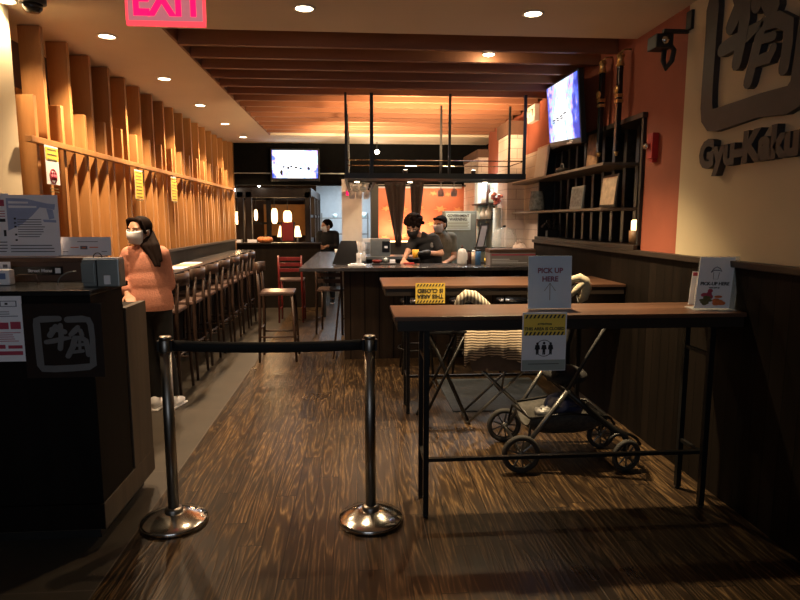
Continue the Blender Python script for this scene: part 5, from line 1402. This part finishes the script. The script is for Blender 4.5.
# woman at the left counter, seen from behind, head turned back to the left
bx = AY(149.5, 260, 4.9).x
L = 'person in loose salmon sweater and white mask looking back over left shoulder'
J = dict(pelvis=(-.03, 0, .88), chest=(-.035, .01, 1.20), neck=(-.05, .0, 1.345), head=(-.075, -.01, 1.462), shL=(-.175, .0, 1.275), shR=(.092, .015, 1.275),
         elL=(-.250, -.01, 1.08), wrL=(-.150, -.12, .965), elR=(.112, .055, 1.03), wrR=(.03, .11, 1.00),
         hipL=(-.10, 0, .86), hipR=(.06, 0, .86), knL=(-.055, .0, .47), knR=(.08, .01, .47), anL=(-.02, .02, .09), anR=(.11, .05, .09))
J_dir[L] = V(0, .12, 0)
t, j, R, torso, arm, leg, up = figure(L, (bx, 4.93, 0), J, None, head=(-.36, .05, .05), hands={'L': ((.5, -.8, -.3), (0, -.3, 1), .6), 'R': ((-.2, 1, 0), (0, 0, 1), .5)}, w=.95)
sw = [('ell', j['pelvis'] + V(.0, 0, .0), (.192, .135, .26)), ('ell', j['pelvis'] + V(.0, 0, .16), (.165, .120, .20)), ('ell', j['chest'] + V(0, 0, -.03), (.155, .115, .19)),
      ('cap', j['shL'] + V(.018, 0, .0), j['shR'] + V(-.018, 0, .0), .072, .072), ('cap', j['chest'] + V(0, 0, .04), j['neck'] + V(0, .0, -.005), .11, .066),
      ('cap', j['shL'] + V(.01, 0, -.01), j['elL'], .066, .066), ('cap', j['elL'], j['elL'].lerp(j['wrL'], .62), .066, .052), ('cap', j['shR'] + V(-.01, 0, -.01), j['elR'], .066, .058), ('cap', j['elR'], j['elR'].lerp(j['wrR'], .7), .056, .046)]
blob('sweater', sw, 'sweater', t, .010, cut=[((0, 0, .835), (0, 0, -1))], smooth=5)
blob('trousers', torso(.012)[:1] + leg('L', .012) + leg('R', .012), 'cloth_black', t, .010, cut=[((0, 0, .105), (0, 0, -1)), ((0, 0, .93), (0, 0, 1))])
shoe(t, j['anL'], (.1, 1, 0)); shoe(t, j['anR'], (.25, 1, 0))
head_extras(t, j['head'], R, 'mask_white')
P = lambda x, y, z: j['head'] + R @ V(x, y, z)
hr = [('ell', P(0, .026, .036), (.084, .092, .086), R.to_4x4()), ('ell', P(0, .055, -.02), (.072, .06, .09), R.to_4x4())]
nb = j['neck']
for k in range(7):
    f = k / 6; a = P(-.055 + .11 * f, .075 - .02 * abs(f - .5), -.02)
    hr.append(('cap', a, nb + V(.02 + .10 * f, -.055 - .01 * (k % 2), .0), .030, .026)); hr.append(('cap', nb + V(.02 + .10 * f, -.055 - .01 * (k % 2), .0), nb + V(.105 + .055 * f, -.090 - .012 * (k % 3), -.11 - .02 * (k % 3)), .026, .012))
hr += [('cap', P(.055, -.055, .085), P(.078, -.02, -.01), .016, .012), ('cap', P(-.055, -.055, .085), P(-.080, -.01, -.03), .016, .012), ('cap', P(-.045, -.045, .092), P(.045, -.045, .092), .018, .018)]
blob('hair', hr, 'hair', t, .006, smooth=2)

# bartender bending over the bar
Y = 7.42
p = AY(424, 250, Y)
L = 'person with curly black hair, black mask and black shirt leaning over the bar'
J_dir[L] = V(0, -.12, 0)
J = dict(pelvis=(.14, .16, .92), chest=(.06, .04, 1.20), neck=(-.02, -.05, 1.36), head=(-.145, -.11, 1.455), shL=(.13, -.03, 1.315), shR=(-.14, -.03, 1.29),
         elL=(.20, -.12, 1.14), wrL=(-.02, -.24, 1.16), elR=(-.21, -.12, 1.17), wrR=(-.27, -.24, 1.075),
         hipL=(.22, .18, .88), hipR=(.06, .18, .88), knL=(.22, .16, .47), knR=(.06, .16, .47), anL=(.22, .2, .09), anR=(.06, .2, .09))
t, j, R, torso, arm, leg, up = figure(L, (p.x, Y, 0), J, None, head=(-.35, .45, .15), mask='black', hands={'L': ((-1, -.2, 0), (0, 0, 1), .9), 'R': ((-.1, -.9, -.35), (0, 0, 1), .2)})
blob('shirt', torso(.014) + arm('L', .016, .62) + arm('R', .016, .62), 'cloth_black', t, .009, cut=[((0, 0, .84), (0, 0, -1))])
obj('shirt_print', B().ell(j['chest'] + V(.03, -.125, .045), (.026, .006, .034), u=10, v=6), 'greyart', t)
blob('trousers', torso(.012)[:1] + leg('L', .012) + leg('R', .012), 'cloth_black', t, .010, cut=[((0, 0, .105), (0, 0, -1))])
shoe(t, j['anL'], (0, -1, 0), 'black'); shoe(t, j['anR'], (0, -1, 0), 'black')
head_extras(t, j['head'], R, 'cloth_black')
P = lambda x, y, z: j['head'] + R @ V(x, y, z)
hr = [('ell', P(0, .035, .05), (.092, .10, .088), R.to_4x4())]
rh = random.Random(3)
for k in range(90):
    a = rh.uniform(0, 2 * PI); e = rh.uniform(.0, 1.4); hr.append(('ell', P(.108 * math.cos(a) * math.cos(e), .030 + .118 * math.sin(a) * math.cos(e) * (1 if math.sin(a) > 0 else .86), .055 + .105 * math.sin(e)), (.023, .023, .023)))
blob('hair', hr, 'hair', t, .006, smooth=0)
blob('glove', [(q[0], q[1], q[2], q[3] + .003, q[4] + .003) for q in hand(j['wrL'], (-1, -.2, 0), (0, 0, 1), .9, -1)] + [('cap', j['wrL'] + V(.05, .03, 0), j['wrL'], .036, .031)], 'black', t, .006, smooth=1)
c = j['wrL'] + Vector((p.x, Y, 0)) + V(-.115, -.03, -.06)
t = thing('yellow_cup', 'yellow cup held in the black glove of the bending person', 'cup', tuple(c))
obj('cup', B().lathe([(0, 0), (.030, 0), (.042, .10), (.038, .10), (.028, .01), (0, .01)]), 'yellowcup', t)

# second bartender
Y = 7.98
p = AY(441, 250, Y)
L = 'person in grey green shirt and white mask behind the bar, beside the cooler'
J_dir[L] = V(0, -.12, 0)
J = dict(pelvis=(.02, .02, .92), chest=(.02, .0, 1.22), neck=(.0, -.01, 1.38), head=(-.02, -.02, 1.49), shL=(.15, .0, 1.32), shR=(-.12, .0, 1.32),
         elL=(.17, -.06, 1.06), wrL=(.06, -.24, 1.02), elR=(-.15, -.08, 1.07), wrR=(-.10, -.26, 1.05),
         hipL=(.10, .02, .88), hipR=(-.06, .02, .88), knL=(.10, .0, .47), knR=(-.06, .0, .47), anL=(.10, .04, .09), anR=(-.06, .04, .09))
t, j, R, torso, arm, leg, up = figure(L, (p.x, Y, 0), J, None, head=(-.75, .12, 0), hands={'L': ((-.6, -.8, -.1), (0, 0, 1), .5), 'R': ((.1, -1, -.1), (0, 0, 1), .5)})
blob('shirt', torso(.014) + arm('L', .016, .6) + arm('R', .016, .6), 'apron', t, .009, cut=[((0, 0, .84), (0, 0, -1))])
blob('trousers', torso(.012)[:1] + leg('L', .012) + leg('R', .012), 'cloth_black', t, .010, cut=[((0, 0, .105), (0, 0, -1))])
shoe(t, j['anL'], (0, -1, 0), 'black'); shoe(t, j['anR'], (0, -1, 0), 'black')
head_extras(t, j['head'], R, 'mask_white')
P = lambda x, y, z: j['head'] + R @ V(x, y, z)
blob('hair', [('ell', P(0, .030, .045), (.083, .095, .078), R.to_4x4()), ('ell', P(0, .06, -.01), (.070, .055, .07), R.to_4x4()), ('cap', P(-.05, -.05, .08), P(.05, -.05, .08), .02, .02)], 'hair', t, .007)
obj('apron_strap', B().tube([j['neck'] + V(-.07, -.09, -.10), j['neck'] + V(-.065, -.02, .02), j['neck'] + V(.0, .06, .03), j['neck'] + V(.07, -.02, .02), j['neck'] + V(.07, -.09, -.10)], .008), 'black', t)

# distant server in black
Y = 11.25
p = AY(325, 240, Y)
L = 'dark clothed person with dark hair standing far back left of the white column'
J_dir[L] = V(0, -.12, 0)
J = dict(pelvis=(.04, .02, .92), chest=(.04, .0, 1.18), neck=(.02, -.01, 1.34), head=(.03, -.03, 1.44), shL=(.20, .0, 1.29), shR=(-.10, .0, 1.29),
         elL=(.22, -.06, 1.04), wrL=(.06, -.22, 1.08), elR=(-.13, -.08, 1.03), wrR=(-.06, -.26, 1.08),
         hipL=(.12, .02, .88), hipR=(-.04, .02, .88), knL=(.12, .0, .47), knR=(-.04, .0, .47), anL=(.12, .04, .09), anR=(-.04, .04, .09))
t, j, R, torso, arm, leg, up = figure(L, (p.x, Y, 0), J, None, head=(-1.0, .2, 0), hands={'L': ((-.6, -.8, -.1), (0, 0, 1), .5), 'R': ((.1, -1, -.1), (0, 0, 1), .5)})
blob('shirt', torso(.014) + arm('L', .016, 1, .8) + arm('R', .016, 1, .8), 'cloth_black', t, .010, cut=[((0, 0, .84), (0, 0, -1))])
blob('trousers', torso(.012)[:1] + leg('L', .012) + leg('R', .012), 'cloth_black', t, .010, cut=[((0, 0, .105), (0, 0, -1))])
shoe(t, j['anL'], (0, -1, 0), 'black'); shoe(t, j['anR'], (0, -1, 0), 'black')
head_extras(t, j['head'], R, 'mask_white')
P = lambda x, y, z: j['head'] + R @ V(x, y, z)
blob('hair', [('ell', P(0, .030, .040), (.088, .10, .088), R.to_4x4()), ('ell', P(0, .08, -.0), (.06, .06, .06), R.to_4x4())], 'hair', t, .008)
# ------------------------------------------------------------------ strollers and painted cool light patch
def wheel(t, c, r, w=.035, spokes=9, ang=0, tyre='tyre'):
    R = Matrix.Rotation(ang, 4, 'Z') @ Matrix.Rotation(PI / 2, 4, 'X'); c = Vector(c) - Vector(t.location)
    wt = obj('wheel', B().lathe([(r * .74, -w * .38), (r * .90, -w * .5), (r, -w * .2), (r, w * .2), (r * .90, w * .5), (r * .74, w * .38), (r * .72, 0), (r * .74, -w * .38)], c=c, n=36, mt=R), tyre, t)
    b = B(); b.lathe([(0, -w * .6), (r * .18, -w * .6), (r * .18, w * .6), (0, w * .6)], c=c, n=16, mt=R)
    for k in range(spokes):
        a = 2 * PI * k / spokes; d = R.to_3x3() @ Vector((math.cos(a), math.sin(a), 0)); b.cyl(c + d * r * .12, c + d * r * .82, .006, .005, 6, False)
    obj('spokes', b, 'tube', wt)
    return wt
o = obj('cool_light_patch', B().box(-.47, .45, -.5, .5, 0, .008, .003), 'mat', loc=(1.25, 5.17, 0)); tag(o, 'blue grey floor patch with cool light painted in, behind the second high table', 'mat')  # thin slab on the planks, cooler light painted as blue grey colour

t = thing('stroller', 'black baby stroller with spoked wheels and blue bag under front table', 'stroller', (1.34, 3.72, 0))
def lp(*p): return Vector(p) - Vector(t.location)
wheel(t, (1.005, 3.47, .122), .120); wheel(t, (1.03, 4.0, .122), .120); wheel(t, (1.665, 3.45, .102), .100, spokes=8, ang=.2); wheel(t, (1.66, 3.83, .102), .100, spokes=8, ang=.1)
def tb(name, pts, r, m): return obj(name, B().tube([lp(*p) for p in pts], r), m, t)
tb('rear_leg', [(1.03, 3.505, .14), (1.30, 3.52, .50)], .016, 'tube'); tb('rear_leg', [(1.05, 3.965, .14), (1.30, 3.95, .56)], .014, 'tube')
for y, yw in ((3.52, 3.49), (3.95, 3.87)):
    tb('front_leg', [(1.30, y, .50), (1.46, y, .36), (1.60, y, .25), (1.665, yw, .22), (1.69, yw, .16), (1.665, yw, .11)], [.019, .020, .020, .022, .020, .016], 'blacksteel')
    tb('fender', [(1.655 + .125 * math.cos(a), yw, .105 + .125 * math.sin(a)) for a in [PI * k / 8 for k in range(1, 8)]], .010, 'blacksteel')
    tb('handle_arm', [(1.30, y, .50), (1.42, y, .72), (1.55, y, .94)], .012, 'rubber')
tb('handle_bar', [(1.55, 3.52, .94), (1.57, 3.60, .96), (1.57, 3.87, .96), (1.55, 3.95, .94)], .015, 'rubber')
tb('axle', [(1.005, 3.49, .122), (1.03, 3.98, .122)], .012, 'blacksteel'); tb('cross_bar', [(1.30, 3.52, .50), (1.30, 3.95, .50)], .014, 'blacksteel')
tb('brake_bar', [(1.06, 3.50, .17), (1.10, 3.60, .30), (1.06, 3.9, .30), (1.05, 3.96, .17)], .008, 'blacksteel')
g = []
for i in range(9):
    f = i / 8; row = []
    for k in range(11):
        h = k / 10; row.append(lp(1.08 + .50 * f, 3.55 + .36 * h, .34 - .05 * abs(f - .5) - .17 * math.sin(PI * h) ** .5 * math.sin(PI * min(1, max(0, f * .9 + .05))) ** .4 + .0))
    g.append(row)
o = obj('basket', B().sheet(g), 'net', t); thick(o, .006)
obj('basket_rim', B().tube([lp(*p) for p in ((1.08, 3.55, .32), (1.33, 3.54, .35), (1.58, 3.55, .32), (1.58, 3.91, .32), (1.33, 3.92, .35), (1.08, 3.91, .32), (1.08, 3.55, .32))], .008), 'blacksteel', t)
b = B()
g = [[lp(1.24 + .02 * i, 3.56 + .034 * k, .56 + .085 * i + .05 * math.cos(k / 10 * 2 * PI) * (1 if i < 3 else 0)) for k in range(11)] for i in range(6)]
o = obj('seat', B().sheet(g), 'cloth_black', t); thick(o, .03)
obj('seat_base', B().ell(lp(1.36, 3.735, .55), (.14, .15, .06)), 'cloth_black', t)
t = thing('bag', 'navy blue bag lying in the black stroller basket', 'bag', (1.36, 3.74, .24))
b = B(); b.ell((0, 0, .10), (.13, .12, .075), u=20, v=12)
for v in b.bm.verts: v.co += Vector((.012 * math.sin(v.co.y * 60), .01 * math.sin(v.co.x * 70), .012 * math.sin(v.co.x * 50 + v.co.y * 40)))
obj('sack', b, 'bluebag', t); obj('zip', B().tube([(-.10, -.075, .12), (0, -.115, .125), (.10, -.075, .12)], .004, 6), 'tube', t)
t = thing('plastic_wrap', 'crumpled clear and white wrapper in the black stroller basket', 'wrapper', (1.20, 3.66, .25))
b = B(); b.ell((0, 0, .07), (.06, .05, .035), u=14, v=9)
for v in b.bm.verts: v.co += Vector((rs.uniform(-.01, .01), rs.uniform(-.01, .01), rs.uniform(-.012, .012)))
obj('wrap', b, 'greyart', t)
a = AY(577, 288, 4.05)
t = thing('cloth_bundle', 'cream and black cloth bundle hung on stroller handle, beside the blue sign', 'cloth', tuple(a))
b = B()
b.tube([(-.05, .02, .02), (-.03, 0, .06), (.01, -.02, .075), (.05, -.02, .05), (.07, 0, .0), (.06, .02, -.07), (.02, .02, -.10)], [.018, .026, .030, .032, .034, .030, .018], 12)
b.tube([(-.06, -.02, -.06), (-.02, -.035, -.01), (.02, -.03, .03), (.045, -.02, .05)], [.014, .022, .024, .02], 10)
obj('cloth', b, 'creamcloth', t); obj('dark_fold', B().tube([(-.05, .0, -.03), (-.01, -.01, .015), (.015, -.01, .02)], [.02, .026, .015], 10), 'cloth_black', t)
obj('hook', B().tube([(-.0, -.0, .0), (-.02, -.06, -.06), (-.04, -.14, -.085)], .006, 6), 'black', t)

# second stroller with a striped blanket
t = thing('folding_chair', 'folding chair with thin grey crossed legs under the striped blanket', 'chair', (1.10, 4.50, 0))
for y in (4.37, 4.62):
    tb('leg', [(1.36, y, .50), (.84, y, .008)], .010, 'tube'); tb('leg', [(.86, y, .50), (1.37, y, .008)], .010, 'tube')
    tb('side_rail', [(.84, y, .50), (1.37, y, .51)], .011, 'blacksteel')
for x in (.87, 1.34): tb('back_post', [(x, 4.62, .50), (x, 4.66, .80)], .010, 'blacksteel')
tb('upright', [(1.13, 4.37, .50), (1.10, 4.37, .26)], .008, 'tube'); tb('upright', [(1.30, 4.37, .5), (1.33, 4.37, .40)], .008, 'tube')
tb('cross_bar', [(1.10, 4.37, .25), (1.10, 4.62, .25)], .010, 'blacksteel'); tb('cross_bar', [(.84, 4.37, .02), (.84, 4.62, .02)], .008, 'tube'); tb('cross_bar', [(1.37, 4.37, .02), (1.37, 4.62, .02)], .008, 'tube')
g = [[lp(.84 + .066 * i, 4.37 + .03 * k, .52 - .10 * math.sin(PI * i / 8) ** .6 * (.5 + .5 * math.sin(PI * k / 8))) for k in range(9)] for i in range(9)]
o = obj('seat', B().sheet(g), 'cloth_black', t); thick(o, .02)
obj('seat_side', B().prism([lp(.87, 4.355, .42), lp(1.31, 4.355, .42), lp(1.36, 4.355, .56), lp(.83, 4.355, .58)], (0, .012, 0)), 'palear2', t)
o = obj('cushion', B().box(-.22, .22, -.10, .10, 0, .26, .05), 'cloth_black', loc=(1.10, 4.50, .535)); tag(o, 'dark bulky cushion under the striped blanket', 'cushion')
prof = [(4.655, .60), (4.65, .72), (4.61, .82), (4.50, .85), (4.40, .82), (4.355, .74), (4.335, .64), (4.33, .54)]
g = []
for i, (y, z) in enumerate(prof):
    row = []
    for k in range(29):
        f = k / 28; sag = -.05 * (2 * f - 1) ** 4; fold = (.010 * math.sin(f * 23 + i * .4) + .008 * math.sin(f * 51 + i)) * (.4 + abs(i - 3) / 4)
        dz = 0 if i < 5 else (.035 * math.sin(f * 5.0) - .03) * (i - 4) / 3
        row.append((.80 + .58 * f, y - fold - (.012 if i > 4 else 0), z + sag + dz + .006 * math.sin(f * 31)))
    g.append(row)
o = obj('blanket', B().sheet(g), 'stripes'); thick(o, .010); tag(o, 'brown and cream striped knit blanket draped over the folding chair', 'blanket')
a = AY(471, 300, 4.16)
t = thing('blanket_roll', 'cream striped rolled cloth showing above the front table edge', 'cloth', tuple(a))
b = B(); pts = [(-.05, .20, -.20), (-.088, .10, -.11), (-.095, 0, -.05), (-.070, 0, .005), (-.030, 0, .035), (.015, -.01, .028), (.06, -.02, -.01), (.11, -.02, -.05), (.15, 0, -.09)]
b.tube(pts, [.02, .025, .03, .038, .041, .042, .042, .036, .02], 14)
obj('cloth', b, 'stripes2', t)

# folding bar stool with crossed legs
t = thing('folding_stool', 'black folding stool with crossed legs, standing under the second table left end', 'stool', (.68, 4.50, 0))
obj('seat', B().box(-.15, .15, -.15, .15, .70, .73, .01), 'blackgloss', t)
for y in (-.14, .14):
    obj('leg', B().cyl((-.20, y, 0), (.13, y, .70), .011, n=8), 'blacksteel', t); obj('leg', B().cyl((.18, y * .85, 0), (-.13, y * .85, .70), .011, n=8), 'blacksteel', t)
for x, z in ((-.13, .15), (.115, .15), (-.07, .275)): obj('stretcher', B().cyl((x, -.13, z), (x, .13, z), .008, n=8), 'blacksteel', t)

# ------------------------------------------------------------------ light
w = bpy.data.worlds.new('world'); SC.world = w; w.use_nodes = True
w.node_tree.nodes['Background'].inputs[0].default_value = (1, .75, .55, 1); w.node_tree.nodes['Background'].inputs[1].default_value = .015
# warm glow thrown up at the beams from the rack
lamp('SPOT', (.55, 6.62, zb + .30), 210, (1, .64, .33), .12, rot=(PI - .75, 0, 0), spot=2.7, blend=.5)
lamp('SPOT', (1.3, 6.62, zb + .30), 90, (1, .64, .33), .12, rot=(PI - .75, 0, 0), spot=2.7, blend=.5)
lamp('AREA', (-.8, -1.6, 2.0), 14, (.80, .88, 1), 2.2, rot=(PI / 2 - .1, 0, 0), size_y=1.8)  # added soft cool fill behind the camera, lights the sign fronts
for x, y in ((.35, 6.5), (1.45, 6.5), (.9, 7.9)): pass
# orange wall glow
lamp('AREA', (.75, 10.38, 1.27), 16, (1, .72, .46), 1.2, rot=(PI - .35, 0, 0), size_y=.06)
lamp('AREA', (1.1, 10.40, 2.08), 4, (1, .74, .52), 1.3, rot=(.5, 0, 0), size_y=.05)
# work lights behind the bar
lamp('SPOT', (1.0, 8.3, ZC - .1), 70, (1, .82, .62), .06, spot=2.3)
lamp('SPOT', (1.70, 8.3, ZC - .1), 60, (.85, .95, 1), .06, spot=2.3)
lamp('SPOT', (-.30, 8.2, ZC - .06), 40, (1, .72, .45), .05, spot=2.2)
lamp('SPOT', (-.9, 6.9, ZC - .06), 0.01, (1, .72, .45), .05, spot=2.2)
vs = SC.view_settings; vs.view_transform = 'Standard'; vs.look = 'None'; vs.gamma = 1; vs.use_curve_mapping = False; vs.exposure = .35
SC.display_settings.display_device = 'sRGB'
